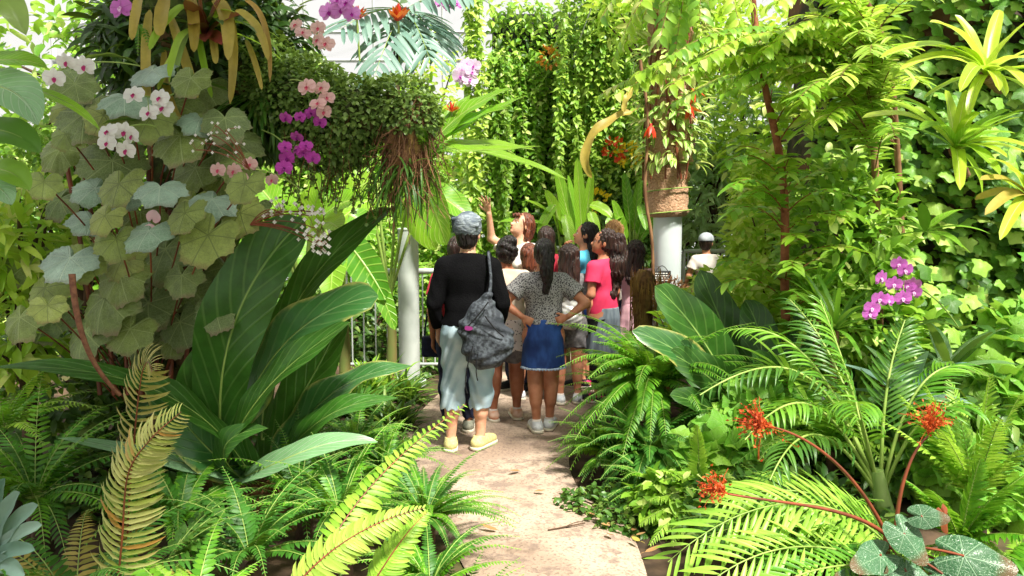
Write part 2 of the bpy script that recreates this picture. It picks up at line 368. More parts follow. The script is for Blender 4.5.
struct(mb.build('floor', M_soil, origin=(0, 0, 0)))
# greenhouse: glass walls and roof on pale steel
M_glass = glassmat('glass'); M_steel = mat('painted_steel', 'c9ccca', 'b4b8b6', rough=.4, scale=3)
def wall(name, lo, hi):
    mb = MB(); box(mb, lo, hi); return struct(mb.build(name, M_glass, smooth=False, origin=(0, 0, 0)))
HW = 10.0; BY = 17.0; EV = 5.6; RG = 8.4
wall('wall_back', (-HW, BY, -.1), (HW, BY + .02, EV)); wall('wall_left', (-HW - .02, -1, -.1), (-HW, BY, EV)); wall('wall_right', (HW, -1, -.1), (HW + .02, BY, EV))
mb = MB()
for s in (-1, 1):
    mb.add([(s * HW, -1, EV), (s * HW, BY, EV), (0, BY, RG), (0, -1, RG)], [(0, 1, 2, 3)])
mb.add([(-HW, BY, EV), (HW, BY, EV), (0, BY, RG)], [(0, 1, 2)])
struct(mb.build('ceiling', M_glass, smooth=False, origin=(0, 0, 0)))
nt = 0
def bar(pts, r):
    global nt
    nt += 1; mb = MB(); 
    for p in pts: tube(mb, p, r, 4)
    struct(mb.build('trim_%d' % nt, M_steel, smooth=False, origin=(0, 0, 0)))
for y in np.arange(1, 17.1, 4):
    bar([[(-HW, y, 0), (-HW, y, EV)], [(-HW, y, EV), (0, y, RG)], [(0, y, RG), (HW, y, EV)], [(HW, y, EV), (HW, y, 0)]], .06)
bar([[(x, BY - .05, 0), (x, BY - .05, EV + (HW - abs(x)) / HW * (RG - EV))] for x in np.arange(-9, 9.1, 1.5)], .035)
bar([[(-HW, BY - .05, z), (HW, BY - .05, z)] for z in (1.1, 2.4, 3.7, 5.0)] + [[(-HW, BY - .05, EV), (HW, BY - .05, EV)]], .045)
for s in (-1, 1):
    bar([[(s * x, -1, EV + (HW - x) / HW * (RG - EV) - .03), (s * x, BY, EV + (HW - x) / HW * (RG - EV) - .03)] for x in (0.01, 2, 4, 6, 8)], .03)
# light
w = bpy.data.worlds.new('World'); SC.world = w; w.use_nodes = True
bg = w.node_tree.nodes['Background']; bg.inputs[0].default_value = (1.0, .985, .95, 1); bg.inputs[1].default_value = .8
sd = bpy.data.lights.new('sun', 'SUN'); so = bpy.data.objects.new('sun', sd); COL.objects.link(so)
sd.energy = 9; sd.angle = math.radians(7); sd.color = (1, .95, .84)
so.rotation_euler = Vector((-.38, .55, -1.0)).to_track_quat('-Z', 'Y').to_euler(); so.location = (3, -2, 12)
vs.exposure = .36
# ---------------------------------------------------------------- post, railings, pillar
M_post = mat('grey_paint', 'b9bfbc', 'a3aaa6', rough=.45, scale=4)
t = thing('post', 'short round grey metal post beside the railing at the path end', 'post', (*G(410, 383)[:2], 0))
pb = wloc(t); ptop = P(410, 230, pb[1])[2]
mb = MB(); tube(mb, [(pb[0], pb[1], -.05), (pb[0], pb[1], ptop)], .1, 28); mb.build('shaft', M_post, t)
mb = MB(); tube(mb, [(pb[0], pb[1], ptop), (pb[0], pb[1], ptop + .012), (pb[0], pb[1], ptop + .02)], [.106, .106, .09], 28); mb.build('cap', M_post, t, smooth=False)
mb = MB(); tube(mb, [(pb[0], pb[1], -.03), (pb[0], pb[1], .03)], .16, 24)
for a in range(6): tube(mb, [(pb[0] + .13 * math.cos(a * 1.047), pb[1] + .13 * math.sin(a * 1.047), .03), (pb[0] + .13 * math.cos(a * 1.047), pb[1] + .13 * math.sin(a * 1.047), .05)], .012, 6)
mb.build('base_plate', M_post, t)
def railing(label, A, B, h, gap=.108, posts=1.6):
    A, B = np.array(A, float), np.array(B, float); L = np.linalg.norm(B - A); d = (B - A) / L
    t = thing('railing', label, 'railing', (A[0], A[1], 0)); n = max(2, int(L / posts) + 1); z = np.array([0, 0, 1.])
    for k in range(n):
        p = A + d * L * k / (n - 1); mb = MB(); tube(mb, [p - z * .05, p + z * (h - .0)], .024, 10); mb.build('rail_post', M_post, t)
    mb = MB(); tube(mb, [A + z * h, B + z * h], .027, 12); mb.build('handrail', M_post, t)
    mb = MB(); tube(mb, [A + z * .14, B + z * .14], .016, 8); mb.build('bottom_rail', M_post, t)
    nb = min(99, int(L / gap))
    for k in range(nb):
        p = A + d * (L * (k + .5) / nb); mb = MB(); tube(mb, [p + z * .14, p + z * h], .008, 6); mb.build('baluster', M_post, t)
    return t
ry = pb[1] + .25
railing('grey tube railing either side of the short round post', (P(345, 271, ry)[0], ry, 0), (P(452, 271, ry)[0], ry, 0), P(400, 271, ry)[2])
railing('pale railing behind the visitors, partly seen between their heads', (P(478, 247, 9.6)[0], 9.6, 0), (P(640, 247, 9.6)[0], 9.6, 0), P(545, 248, 9.6)[2])
railing('white railing beside the capped visitor, right of the wrapped pillar', (P(684, 250, 9.9)[0], 9.9, 0), (P(810, 250, 9.9)[0], 9.9, 0), P(720, 251, 9.9)[2])
M_pipe = mat('white_pipe', 'cfd6d6', 'bcc6c8', rough=.35, scale=2)
M_burlap = mat('burlap', 'c9a284', 'a67e60', rough=.95, scale=60, bump=.8, C='b08e70')
YP = 6.7; px0 = P(667, 250, YP)[0]
t = thing('pillar', 'white round pillar wrapped in brown burlap above head height', 'pillar', (px0, YP, 0))
mb = MB(); tube(mb, [(px0, YP, -.1), (px0, YP, 6.6)], .125, 28); mb.build('pipe', M_pipe, t)
def wrapc(z0, z1, r, n=14):
    mb = MB(); zz = np.linspace(z0, z1, n); r = r * .97; rr = r + .012 * np.sin(np.arange(n) * 2.3) + .01 * rng.uniform(-1, 1, n); rr[0] -= .03; rr[-1] -= .03
    tube(mb, np.stack([np.full(n, px0) + .006 * np.sin(zz * 9), np.full(n, YP), zz], -1), rr, 30, bump=.035); return mb.build('burlap_wrap', M_burlap, t)
wrapc(P(0, 217, YP)[2], P(0, 165, YP)[2], .185, 12); wrapc(P(0, 165, YP)[2], P(0, 100, YP)[2], .21, 14); wrapc(P(0, 100, YP)[2], P(0, -30, YP)[2], .20, 20)
for z in (P(0, 212, YP)[2], P(0, 190, YP)[2], P(0, 166, YP)[2], P(0, 100, YP)[2]):
    mb = MB(); a = np.linspace(0, 2 * PI, 30); tube(mb, np.stack([px0 + .205 * np.cos(a), YP + .205 * np.sin(a), z + .02 * np.sin(a * 1 + z)], -1), .006, 5); mb.build('rope', M_stalkG, t)
mb = MB(); tube(mb, bez([P(653, 288, YP - .2), P(652, 240, YP - .22), P(645, 190, YP - .22), P(648, 120, YP - .25), P(640, 60, YP - .25)], 30), .014, 7, bump=.1)
tag(mb.build('vine_stem', M_barkL), 'thin brown vine stem climbing the left face of the wrapped pillar', 'vine')
# plant label sign
M_blackp = mat('black_plastic', '1a1b1c', '2c2e30', rough=.5); M_white = mat('white_print', 'e6e6e2', rough=.6)
c = P(662, 277, YP - .2)
t = thing('plant_sign', 'small dark plant sign with white lettering tied to the white pillar', 'sign', c)
mb = MB(); box(mb, c + [-.075, -.01, -.055], c + [.075, .01, .055]); o = mb.build('plate', M_blackp, t, smooth=False); md = o.modifiers.new('b', 'BEVEL'); md.width = .006; md.segments = 2
mb = MB()
for r_ in range(4):
    x = -.06
    while x < .05:
        wd = rng.uniform(.012, .03); box(mb, c + [x, -.0125, .028 - r_ * .02], c + [min(x + wd, .062), -.0101, .036 - r_ * .02]); x += wd + .006
mb.build('lettering', M_white, t, smooth=False)
mb = MB(); tube(mb, bez([c + [-.05, 0, .05], c + [0, .04, .14], c + [.05, 0, .05]], 10), .004, 5); mb.build('wire', M_blackp, t)
# cable in front of the green wall
mb = MB(); tube(mb, [P(620, -70, 9.0), P(545, 135, 10.3)], .008, 5); tag(mb.build('cable', M_steel), 'thin pale cable slanting down in front of the living wall', 'cable')
# ---------------------------------------------------------------- plant builders
UP = np.array([0, 0, 1.])
def crownroot(t, b, r=.07, m=None):
    """fibrous stock from the soil up to the crown"""
    z0 = soilz(b[0], b[1]) - .05
    mb = MB(); n = 8; zz = np.linspace(z0, b[2], n); rr = np.linspace(r * 1.5, r, n) * rng.uniform(.85, 1.15, n); rr[-1] *= .6
    tube(mb, np.stack([b[0] + .02 * np.sin(zz * 9), b[1] + .02 * np.cos(zz * 8), zz], -1), rr, 12, bump=.2); return mb.build('crown', m or M_fiber, t)
def fern(label, base, tips, mat_=M_fern, plen=.11, pw=.022, npin=30, rise=.3, cat='fern', group=None, stalk=M_stalkG, name='sword_fern', up=UP, rach=.004, droop=.5, names='frond', ang=1.25, extra=0, spread=.7, **kw):
    base = np.array(base, float); t = thing(name, label, cat, (base[0], base[1], soilz(base[0], base[1])), 0, group)
    crownroot(t, base, .035, M_bark)
    for tp in tips:
        mt = mat_
        if len(tp) == 4: mt = tp[3]
        tip = P(*tp[:3]) if not isinstance(tp[0], np.ndarray) else tp[0]
        d = tip - base; L = np.linalg.norm(d); c1 = base + d * .25 + UP * L * rise; c2 = base + d * .7 + UP * L * rise * .9
        mb = MB(); frond(mb, [base, c1, c2, tip], up, npin, plen * rng.uniform(.85, 1.1), pw, ang, droop=droop, rach=rach, **kw)
        mb.build(names, [mt, stalk], t)
    for k in range(extra):
        az = rng.uniform(0, 2 * PI); L = spread * rng.uniform(.6, 1)
        mb = MB(); frond(mb, arch(base, az, rng.uniform(.6, 1.3), L, rng.uniform(.9, 1.6)), UP, npin, plen, pw, ang, droop=droop, rach=rach, **kw); mb.build(names, [mat_, stalk], t)
    return t
def bigleaf(t, pts, W, m, up=(0, -1, .6), name='leaf', prof=OVATE, wave=.12, freq=3, fold=.3, curl=.1, nc=8, rib=.006, ribm=None, n=22):
    mb = MB(); Q = [P(*p) if not isinstance(p, np.ndarray) else p for p in pts]
    leafpath(mb, Q, up, W, prof, nc, fold, wave, freq, 0, n, curl, rib=rib); return mb.build(name, [m, ribm or M_stalkG], t)
def mass(name, label, cat, ells, n, L, W, m, group=None, trunk=None, droop=.6, shell=.35, ns=4, prof=OVATE, kindleaf='blade', fname='foliage', upb=.5, flat=.0, tr=.05, downs=.0, tm=None, cam_bias=0, branches=14, fold=.3):
    """A shrub or tree: leafy crown (one part) on a branched stem (one part)."""
    c0 = np.mean([e[0] for e in ells], 0) if trunk is None else np.array(trunk[0], float)
    zb = soilz(c0[0], c0[1]); t = thing(name, label, cat, (c0[0], c0[1], zb), 0, group)
    mb = MB(); vol = np.array([np.prod(e[1]) ** .67 for e in ells]); vol /= vol.sum()
    for (c, r), f in zip(ells, vol):
        k = max(4, int(n * f)); p, v = inell(k, c, r, shell)
        D = norm(v * [1, 1, .5] + rng.normal(size=(k, 3)) * .7 + UP * (upb - .5 - downs)); N = norm(UP * (1 - flat) + v * .5 + rng.normal(size=(k, 3)) * .45 + np.array([0, -cam_bias, 0]))
        if kindleaf == 'blade': blades(mb, p, D, N, L * rng.uniform(.6, 1.25, k), W * rng.uniform(.7, 1.2, k), droop=droop * rng.uniform(.3, 1.6, k), fold=fold, prof=prof, ns=ns, nc=2)
        else: discs(mb, p, D, N, L * rng.uniform(.35, .65, k), cup=.25, lobes=5, depth=.3, wave=.05, nphi=25, rings=2, tip=.35, sinus=.6)
    mb.build(fname, m, t)
    mb = MB(); q = trunk or [c0 * [1, 1, 0] + [0, 0, zb - .05], c0]
    path = bez(q, 14); tube(mb, path, np.linspace(tr, tr * .6, len(path)), 9, bump=.08)
    for b in range(branches):
        c, r = ells[b % len(ells)]; e, _ = inell(1, c, np.array(r) * .85, .6); s = path[int(rng.uniform(.45, 1) * (len(path) - 1))]
        tube(mb, bez([s, (s + e[0]) / 2 + UP * .1, e[0]], 8), np.linspace(tr * .4, tr * .1, 8), 5)
    mb.build('stem', tm or M_bark, t); return t
def E(px, py, Y, rx, ry, rd=None):
    c = P(px, py, Y); k = Y / FPX; return (c, (rx * k, rd if rd else (rx + ry) * .5 * k, ry * k))
exec_done = True
# ================================================================ LEFT SIDE
def pq(t): return [P(*a) for a in t]
# --- big anthurium
b = P(262, 478, 3.7); t = thing('birds_nest_anthurium', 'big anthurium with long ribbed dark green leaves, left of the path', 'plant', (b[0], b[1], soilz(b[0], b[1])))
crownroot(t, b, .09)
bigleaf(t, [(222, 452, 3.65), (212, 360, 3.5), (236, 282, 3.45), (304, 219, 3.5)], .33, M_anth, up=(.1, -1, .35), wave=.10, n=34, curl=.05, rib=.011, prof=pf(.55, .42))
bigleaf(t, [(262, 440, 3.9), (262, 340, 3.95), (310, 255, 4.0), (392, 208, 4.1)], .27, M_anth, up=(-.5, -.8, .5), wave=.12, n=30, rib=.010, prof=pf(.5, .5))
bigleaf(t, [(232, 452, 3.7), (248, 370, 3.6), (300, 305, 3.6), (378, 296, 3.65)], .33, M_anthE, up=(-.45, -.8, .7), wave=.16, n=30, rib=.010, fold=.15, prof=pf(.45, .4))
bigleaf(t, [(224, 470, 3.55), (240, 405, 3.4), (285, 362, 3.35), (350, 322, 3.4)], .22, M_anth, up=(-.6, -.6, .7), wave=.12, n=28, rib=.010, prof=pf(.5, .5))
bigleaf(t, [(275, 470, 3.8), (310, 400, 3.9), (345, 372, 3.9), (412, 366, 4.0)], .24, M_anthE, up=(0, -.5, 1), wave=.2, n=26)
bigleaf(t, [(270, 478, 3.8), (300, 430, 3.7), (330, 400, 3.7), (398, 398, 3.8)], .20, M_anth, up=(-.1, -.5, 1), wave=.15, n=24)
bigleaf(t, [(232, 482, 3.6), (285, 462, 3.3), (325, 432, 3.3), (378, 442, 3.35)], .135, M_pale, up=(-.1, -.7, .8), wave=.08, n=24, rib=.006)
bigleaf(t, [(250, 474, 3.6), (205, 395, 3.4), (120, 360, 3.2), (-10, 368, 3.1)], .19, M_anth, up=(.1, -.4, 1), wave=.15, n=26)
bigleaf(t, [(245, 480, 3.6), (215, 465, 3.4), (210, 432, 3.35), (268, 428, 3.35)], .17, M_anth, up=(-.2, -.8, .6), wave=.1, n=20)
bigleaf(t, [(240, 476, 3.6), (205, 450, 3.5), (180, 420, 3.45), (140, 365, 3.45)], .24, M_anthE, up=(.3, -.8, .4), wave=.14, n=24)
bigleaf(t, [(255, 480, 3.6), (200, 470, 3.5), (150, 450, 3.4), (58, 438, 3.3)], .12, M_pale, up=(0, -.5, 1), wave=.1, n=22)
bigleaf(t, [(262, 470, 3.9), (300, 390, 4.1), (335, 350, 4.2), (345, 300, 4.3)], .28, M_anth, up=(-.3, -.9, .2), wave=.1, n=22)
bigleaf(t, [(240, 470, 3.8), (200, 390, 3.9), (170, 380, 4.0), (130, 420, 4.0)], .26, M_anth, up=(0, -.9, .5), wave=.1, n=22)
bigleaf(t, [(262, 478, 3.65), (190, 430, 3.6), (185, 380, 3.55), (222, 330, 3.6)], .27, M_anth, up=(0.2, -1, .1), wave=.1, n=22)
mb = MB(); tube(mb, bez([P(120, 395, 3.1), P(88, 365, 3.0), P(76, 330, 2.95), P(72, 274, 2.95)], 20), np.linspace(.008, .013, 20) , 8); o = mb.build('spadix', mat('spadix_brown', '8a5e44', '6e4633', rough=.7, scale=60, bump=.3), t); o['label'] = 'brown finger-like flower spike'
# --- mossy trunk with overhanging limb
b = P(195, 300, 4.2); z0 = soilz(b[0], b[1])
t = thing('mossy_tree', 'dark mossy tree trunk at upper left with a limb reaching over the begonia', 'tree', (b[0], b[1], z0))
mb = MB(); pts = bez([(b[0], b[1], z0 - .1), P(195, 330, 4.2), P(200, 160, 4.2), P(185, 0, 4.2), P(190, -160, 4.3)], 40); tube(mb, pts, np.linspace(.26, .2, len(pts)) , 16, bump=.18); mb.build('trunk', M_moss, t)
limb = bez([P(215, 60, 4.2), P(280, 95, 4.1), P(340, 112, 4.0), P(395, 118, 3.95), P(425, 128, 3.95)], 30)
mb = MB(); tube(mb, limb, np.linspace(.13, .10, len(limb)), 12, bump=.25); mb.build('limb', M_moss, t)
mb = MB(); k = 300; i = rng.integers(0, 30, k); i = np.clip(i, 0, len(limb) - 1)
mb = MB(); pp = pts[rng.integers(10, 39, 900)] + norm(rng.normal(size=(900, 3))) * .26
blades(mb, pp, rng.normal(size=(900, 3)) + [0, -.5, -.5], rng.normal(size=(900, 3)), .08, .03, droop=1, ns=3); tag(mb.build('moss_tuft', M_smallD, t), kind='stuff')
mb = MB()
for cc, rr_ in [((-1.1, 1.4, 4.3), (1.1, .8, .35)), ((-.2, 2.0, 4.5), (.7, .7, .3)), ((-1.2, 2.5, 4.6), (1.0, .7, .3)), ((-2.4, 2.4, 4.3), (.9, 1.0, .4)), ((-.35, .55, 4.35), (.6, .6, .3)), ((-1.4, .6, 4.3), (.8, .6, .3))]:
    k = 480; p, v = inell(k, cc, rr_, .1); blades(mb, p, v * [1, 1, .2] + rng.normal(size=(k, 3)) * .5, UP + rng.normal(size=(k, 3)) * .3, rng.uniform(.14, .26, k), .09, droop=.6, ns=4)
for cc in [(-1.1, 1.4, 4.3), (-.2, 2.0, 4.5), (-1.2, 2.5, 4.6), (-2.4, 2.4, 4.3), (-.35, .55, 4.35), (-1.4, .6, 4.3)]: tube(mb, bez([pts[-1], (pts[-1] + np.array(cc)) / 2 + UP * .2, np.array(cc)], 8), .05, 7, 1)
mb.build('crown', [M_smallD, M_bark], t)  # unseen canopy added above the frame to shade the left foreground
mb = MB()
for cc, rr_ in [E(195, 60, 4.3, 75, 75), E(250, 40, 4.3, 50, 60), E(150, 40, 4.35, 50, 60), E(265, 110, 4.4, 50, 40)]:
    k = 1100; p, v = inell(k, cc, rr_, .2); blades(mb, p, v + rng.normal(size=(k, 3)) * .6 - UP * .3, UP + rng.normal(size=(k, 3)) * .5 + [0, -.4, 0], rng.uniform(.08, .2, k), .035, droop=1, ns=4)
mb.build('foliage', leafmat('epiphyte_dark', '1f3614', '3c6222', trans=.2, rough=.4), t)
# creeping fig on the limb: hanging small leaves
def creeper(label, ells, n, sz, m, strands, cat='creeper', name='creeping_plant', smat=M_fiber):
    c = ells[0][0]; t = thing(name, label, cat, c); mb = MB()
    for (c, r) in ells:
        k = int(n * np.prod(r) ** .67 / sum(np.prod(e[1]) ** .67 for e in ells)); p, v = inell(k, c, r, .55)
        blades(mb, p, v + rng.normal(size=(k, 3)) * .6 + [0, -.2, -.3], UP + v * .8 + rng.normal(size=(k, 3)) * .3, sz * rng.uniform(.7, 1.3, k), sz * .75, droop=.5, ns=3)
    o = mb.build('foliage', m, t)
    if strands:
        mb = MB(); ms = MB()
        for s in strands:
            pt, q = np.array(s[0]), s[1]; kk = max(6, int(q / .02)); ph = rng.uniform(0, 6)
            line = pt + np.stack([.02 * np.sin(np.arange(kk) * .3 + ph), .02 * np.cos(np.arange(kk) * .25 + ph), -np.arange(kk) * .02], -1)
            tube(ms, line, .0025, 4); blades(mb, line, rng.normal(size=(kk, 3)) + [0, -.3, -.5], UP + rng.normal(size=(kk, 3)) * .4, sz * rng.uniform(.6, 1.1, kk), sz * .75, droop=.5, ns=3)
        mb.build('trailing_shoots', m, t); ms.build('trailing_stems', smat, t)
    return t
st = [(P(rng.uniform(285, 385), rng.uniform(110, 140), 3.9 + rng.uniform(-.1, .15)), rng.uniform(.15, .5)) for _ in range(60)]
creeper('small-leaved dark green creeper covering the overhanging mossy limb', [E(300, 95, 4.0, 52, 40), E(345, 112, 3.95, 60, 36), E(400, 105, 3.9, 38, 30), E(265, 70, 4.1, 35, 36), E(330, 145, 4.0, 45, 26), E(412, 118, 3.82, 30, 22)], 11000, .03, leafmat('creeper_leaf', '5f7d3a', '84a04e', trans=.25, C='38501f'), st)
# hanging root clump with grassy tuft
c = P(408, 150, 3.85); t = thing('hanging_root_clump', 'brown hanging root clump with a dark grassy tuft at its foot, at the limb end', 'plant', c)
mb = MB(); cl = bez([P(412, 100, 3.88), P(410, 140, 3.85), P(404, 175, 3.85)], 16); tube(mb, cl, [.04, .06, .07, .08, .09, .10, .11, .11, .11, .11, .11, .11, .11, .1, .08, .04][:len(cl)], 14, bump=.25); mb.build('root_ball', M_fiber, t)
mb = MB()
for k in range(260):
    a = rng.uniform(0, 6.28); z = rng.uniform(0, 1); p = cl[int(z * (len(cl) - 1))] + .12 * np.array([math.cos(a), math.sin(a), 0]); tube(mb, bez([p, p + rng.normal(size=3) * .05 + [0, 0, -.08], p + rng.normal(size=3) * .06 + [0, 0, -rng.uniform(.12, .3)]], 7), .0022, 3)
tag(mb.build('roots', mat('dry_root', '8a6444', '5a3c26', rough=.9, scale=5), t), kind='stuff')
mb = MB(); k = 170; a = rng.uniform(0, 6.28, k); e = rng.uniform(-1.3, .5, k)
blades(mb, P(406, 168, 3.85) + rng.normal(size=(k, 3)) * .05, np.stack([np.cos(a) * np.cos(e), np.sin(a) * np.cos(e), np.sin(e)], -1), np.stack([-np.cos(a) * np.sin(e), -np.sin(a) * np.sin(e), np.cos(e)], -1), rng.uniform(.15, .3, k), .012, droop=1.0, ns=6, prof=STRAP, fold=.4); mb.build('grassy_tuft', M_palmD, t)
mb = MB(); frs = 16
t2 = fern('light green fern growing on the hanging root clump', P(428, 160, 3.85), [], M_fern, plen=.05, pw=.012, npin=20, extra=14, spread=.28)
for ch in list(t2.children):
    if ch.name.startswith('crown'): bpy.data.objects.remove(ch)
# --- bromeliad on the trunk with yellowed straps and dark red leaves
b = P(205, 20, 3.9); t = thing('bromeliad', 'bromeliad high on the mossy trunk with hanging yellowed strap leaves', 'plant', b)
for (x0, y0, x1, y1, x2, y2, W, m) in [(150, 10, 142, 60, 150, 118, .05, M_yel), (166, -5, 160, 20, 160, 36, .07, M_yel), (170, 15, 185, 60, 198, 98, .05, M_yel), (190, -6, 196, 20, 194, 52, .06, M_yel), (215, 0, 232, 10, 228, 60, .07, M_yel), (222, 0, 240, 30, 230, 104, .05, M_yel), (212, 30, 215, 50, 216, 64, .04, M_yel), (165, 50, 160, 90, 182, 122, .04, M_yel), (140, -5, 135, 15, 132, 40, .05, M_yel), (185, 5, 160, 20, 150, 50, .05, M_smallY), (236, 10, 262, 20, 268, 60, .045, M_yel), (245, 0, 272, 10, 270, 82, .03, M_yel), (186, 40, 170, 55, 158, 90, .035, M_smallY), (246, 40, 256, 60, 262, 90, .03, M_yel), (196, 20, 202, 60, 212, 98, .035, M_smallY)]:
    bigleaf(t, [P(x0, y0, 3.85), P(x1, y1, 3.65), P(x2, y2, 3.62)], W, m, up=(.2, -1, .4), prof=STRAP, wave=.08, fold=.4, nc=4, rib=0, name='strap_leaf')
for (x2, y2, W) in [(185, 0, .09), (200, -20, .1), (228, -10, .1), (240, 15, .09), (205, 42, .1), (190, 25, .09), (222, 45, .08)]:
    o = bigleaf(t, [P(205, 35, 3.9), P((205 + x2) / 2, (35 + y2) / 2 - 8, 3.75), P(x2, y2, 3.6)], W, M_red, up=(.1, -1, .5), prof=LANCE, wave=.04, nc=4, rib=0, name='inner_leaf')
    o['label'] = 'dark red leaf'
for k in range(26):
    a = rng.uniform(0, 6.28); bigleaf(t, arch(P(205, 30, 3.92), a, rng.uniform(-.2, .9), rng.uniform(.35, .6), rng.uniform(1.3, 2.2), 4), .045, M_smallD if k % 3 else M_smallY, up=(0, 0, 1), prof=STRAP, nc=2, rib=0, n=10, name='strap_leaf')
fern('little bright fern sprouting from the trunk above the begonia', P(140, 28, 3.85), [(150, 50, 3.7), (138, 56, 3.75), (160, 35, 3.8), (128, 40, 3.8)], M_fern, plen=.045, pw=.016, npin=14)
for o in list(bpy.data.objects):
    if o.name.startswith('crown') and o.parent and 'little bright' in o.parent.get('label', ''): bpy.data.objects.remove(o)
# dark strap-leaf plant right of it (spidery)
t = thing('spider_plant', 'dark narrow-leaved spidery plant under the creeper limb', 'plant', P(262, 95, 4.0))
mb = MB(); k = 90; a = rng.uniform(0, 6.28, k); e = rng.uniform(-.9, 1.1, k)
for q in range(k):
    bigl = arch(P(262, 95, 4.0), a[q], e[q], rng.uniform(.2, .42), rng.uniform(.6, 1.6), 4); leafpath(mb, bigl, (0, -.4, 1), .018, STRAP, 2, .3, n=9)
mb.build('foliage', M_palmD, t)
# --- begonia
t = thing('begonia', 'large begonia with lobed grey-green leaves climbing below the mossy trunk', 'plant', (*P(150, 380, 3.6)[:2], soilz(*P(150, 380, 3.6)[:2])))
BL = [(125, 110, 26, 1), (152, 82, 24, 1), (85, 128, 30, 0), (172, 118, 30, 0), (203, 98, 26, 0), (180, 152, 34, 0), (112, 178, 34, 0), (110, 182, 28, 0), (160, 200, 26, 1), (212, 212, 26, 1), (92, 232, 25, 1), (148, 245, 28, 1), (70, 272, 28, 1), (30, 275, 26, 0), (208, 250, 30, 2), (165, 268, 38, 0), (110, 262, 30, 0), (105, 315, 36, 0), (148, 318, 30, 0), (50, 330, 32, 0), (130, 342, 26, 0), (235, 155, 28, 0), (222, 188, 26, 0), (245, 195, 22, 2), (60, 160, 22, 0), (130, 205, 26, 1), (75, 95, 22, 0), (195, 182, 28, 0), (190, 300, 28, 0), (85, 345, 28, 0), (240, 225, 24, 2), (225, 280, 26, 0), (185, 225, 24, 2), (140, 225, 26, 0), (45, 300, 24, 2), (20, 330, 26, 0), (180, 335, 26, 0), (95, 200, 24, 1), (225, 130, 24, 0), (150, 130, 24, 2), (60, 210, 22, 0), (215, 320, 24, 0), (105, 130, 24, 0), (200, 130, 22, 1), (120, 290, 30, 0)]
BL2 = [(px + rng.uniform(-22, 22), py + rng.uniform(-20, 20), r * .8, 0 if rng.uniform() < .5 else 2) for (px, py, r, kd) in BL[::2]]
mst = MB()
for n_, (px, py, r, kd) in enumerate(BL + BL2):
    Y = 3.45 + .3 * math.sin(n_ * 2.1) * .7 + (0.25 if kd == 0 else -.05); c = P(px, py - r * .5, Y); R = r * Y / FPX * .98
    q = rng.uniform(-.6, .6); D = np.array([math.sin(q) * .8, -.55, -.85]); N = np.array([rng.uniform(-.35, .35), -.8 + rng.uniform(-.2, .2), .75])
    if kd == 1: N = N + [0, 0, .5]; D = D + [0, -.2, .3]
    mb = MB(); discs(mb, c, D, N, R, cup=.22, lobes=7, depth=.11, wave=.06, nphi=84, rings=5, tip=.2, sinus=.75)
    s = P(150 + (px - 150) * .25, min(400, py + 90), 3.95); st = bez([s, (s + c) / 2 + [0, .05, .04], c + norm(N) * -.01], 12); tube(mb, st, .004, 6, 1)
    mb.build('leaf', [[M_begon, M_begonB, M_begonG][kd], M_stalkRed], t)
for k in range(9):
    s = P(100 + k * 14, 395, 3.9); tube(mst, bez([s, P(90 + k * 17, 280, 3.95), P(60 + k * 22, 130 + (k % 3) * 40, 3.9)], 16), .012, 7)
mst.build('stem', M_stalkRed, t)
for (x, y, x2, y2) in [(150, 235, 158, 215), (152, 222, 168, 205)]:
    mb = MB(); discs(mb, P(x, y - 5, 3.25), (0.3, 0, 1), (0, -1, .2), .03, lobes=2, depth=.2, nphi=20, rings=2); mb.build('blossom', mat('begonia_pink', 'f2b9c4', 'f7d5da', trans=.4), t)
# --- orchids
def orch(pc, vein, lip, nm):
    A = leafmat('petal_' + nm, pc, pc, vein=vein, nv=7, slope=2.5, trans=.35, rough=.5, mott=.08, veinw=.03, vs_=.35)
    return A, mat('lip_' + nm, lip, lip, rough=.5, trans=.3)
OW = orch('fbf8f8', 'f3e2ec', 'c2387c', 'white'); OP = orch('f0c4c4', 'e8909e', 'd9607a', 'blush'); OM = orch('c02fb0', 'd86ad0', '8a1a80', 'magenta'); OK = orch('e08ae0', 'c850c8', 'b02aa0', 'lilac'); OG = orch('d46ad0', 'b840b4', 'f6d0f0', 'rose')
def flower(t, c, face, R, kind, label=None):
    face = norm(face); side = norm(np.cross(face, UP)); up = np.cross(side, face); roll = rng.uniform(-.25, .25)
    e = lambda a: side * math.cos(a + roll) + up * math.sin(a + roll)
    mb = MB()
    for a in (PI / 2, -PI / 6 - .25, PI + PI / 6 + .25): blades(mb, c - face * R * .05, e(a) + face * .08, face, R, R * .62, droop=.25, fold=.1, prof=pf(.5, .55), ns=6, nc=4)
    for a in (.22, PI - .22): blades(mb, c, e(a) + face * .12, face, R * 1.02, R * 1.15, droop=.3, fold=.1, prof=pf(.45, .35), ns=6, nc=4, wave=.06)
    f = mb.build('flower', kind[0], t)
    mb = MB(); blades(mb, c + face * R * .08, e(-PI / 2) + face * .7, face - up * -.3, R * .5, R * .42, droop=.7, fold=.5, ns=5, nc=2)
    for a in (-.6, PI + .6): blades(mb, c + face * R * .08, e(a) * .6 + face * .8, up, R * .3, R * .25, droop=.4, ns=3)
    tube(mb, [c, c + face * R * .22], R * .07, 6)
    o = mb.build('lip', kind[1], None); o.parent = f; o.location = tuple(np.array(o.location) - wloc(f)) if True else o.location
    return f
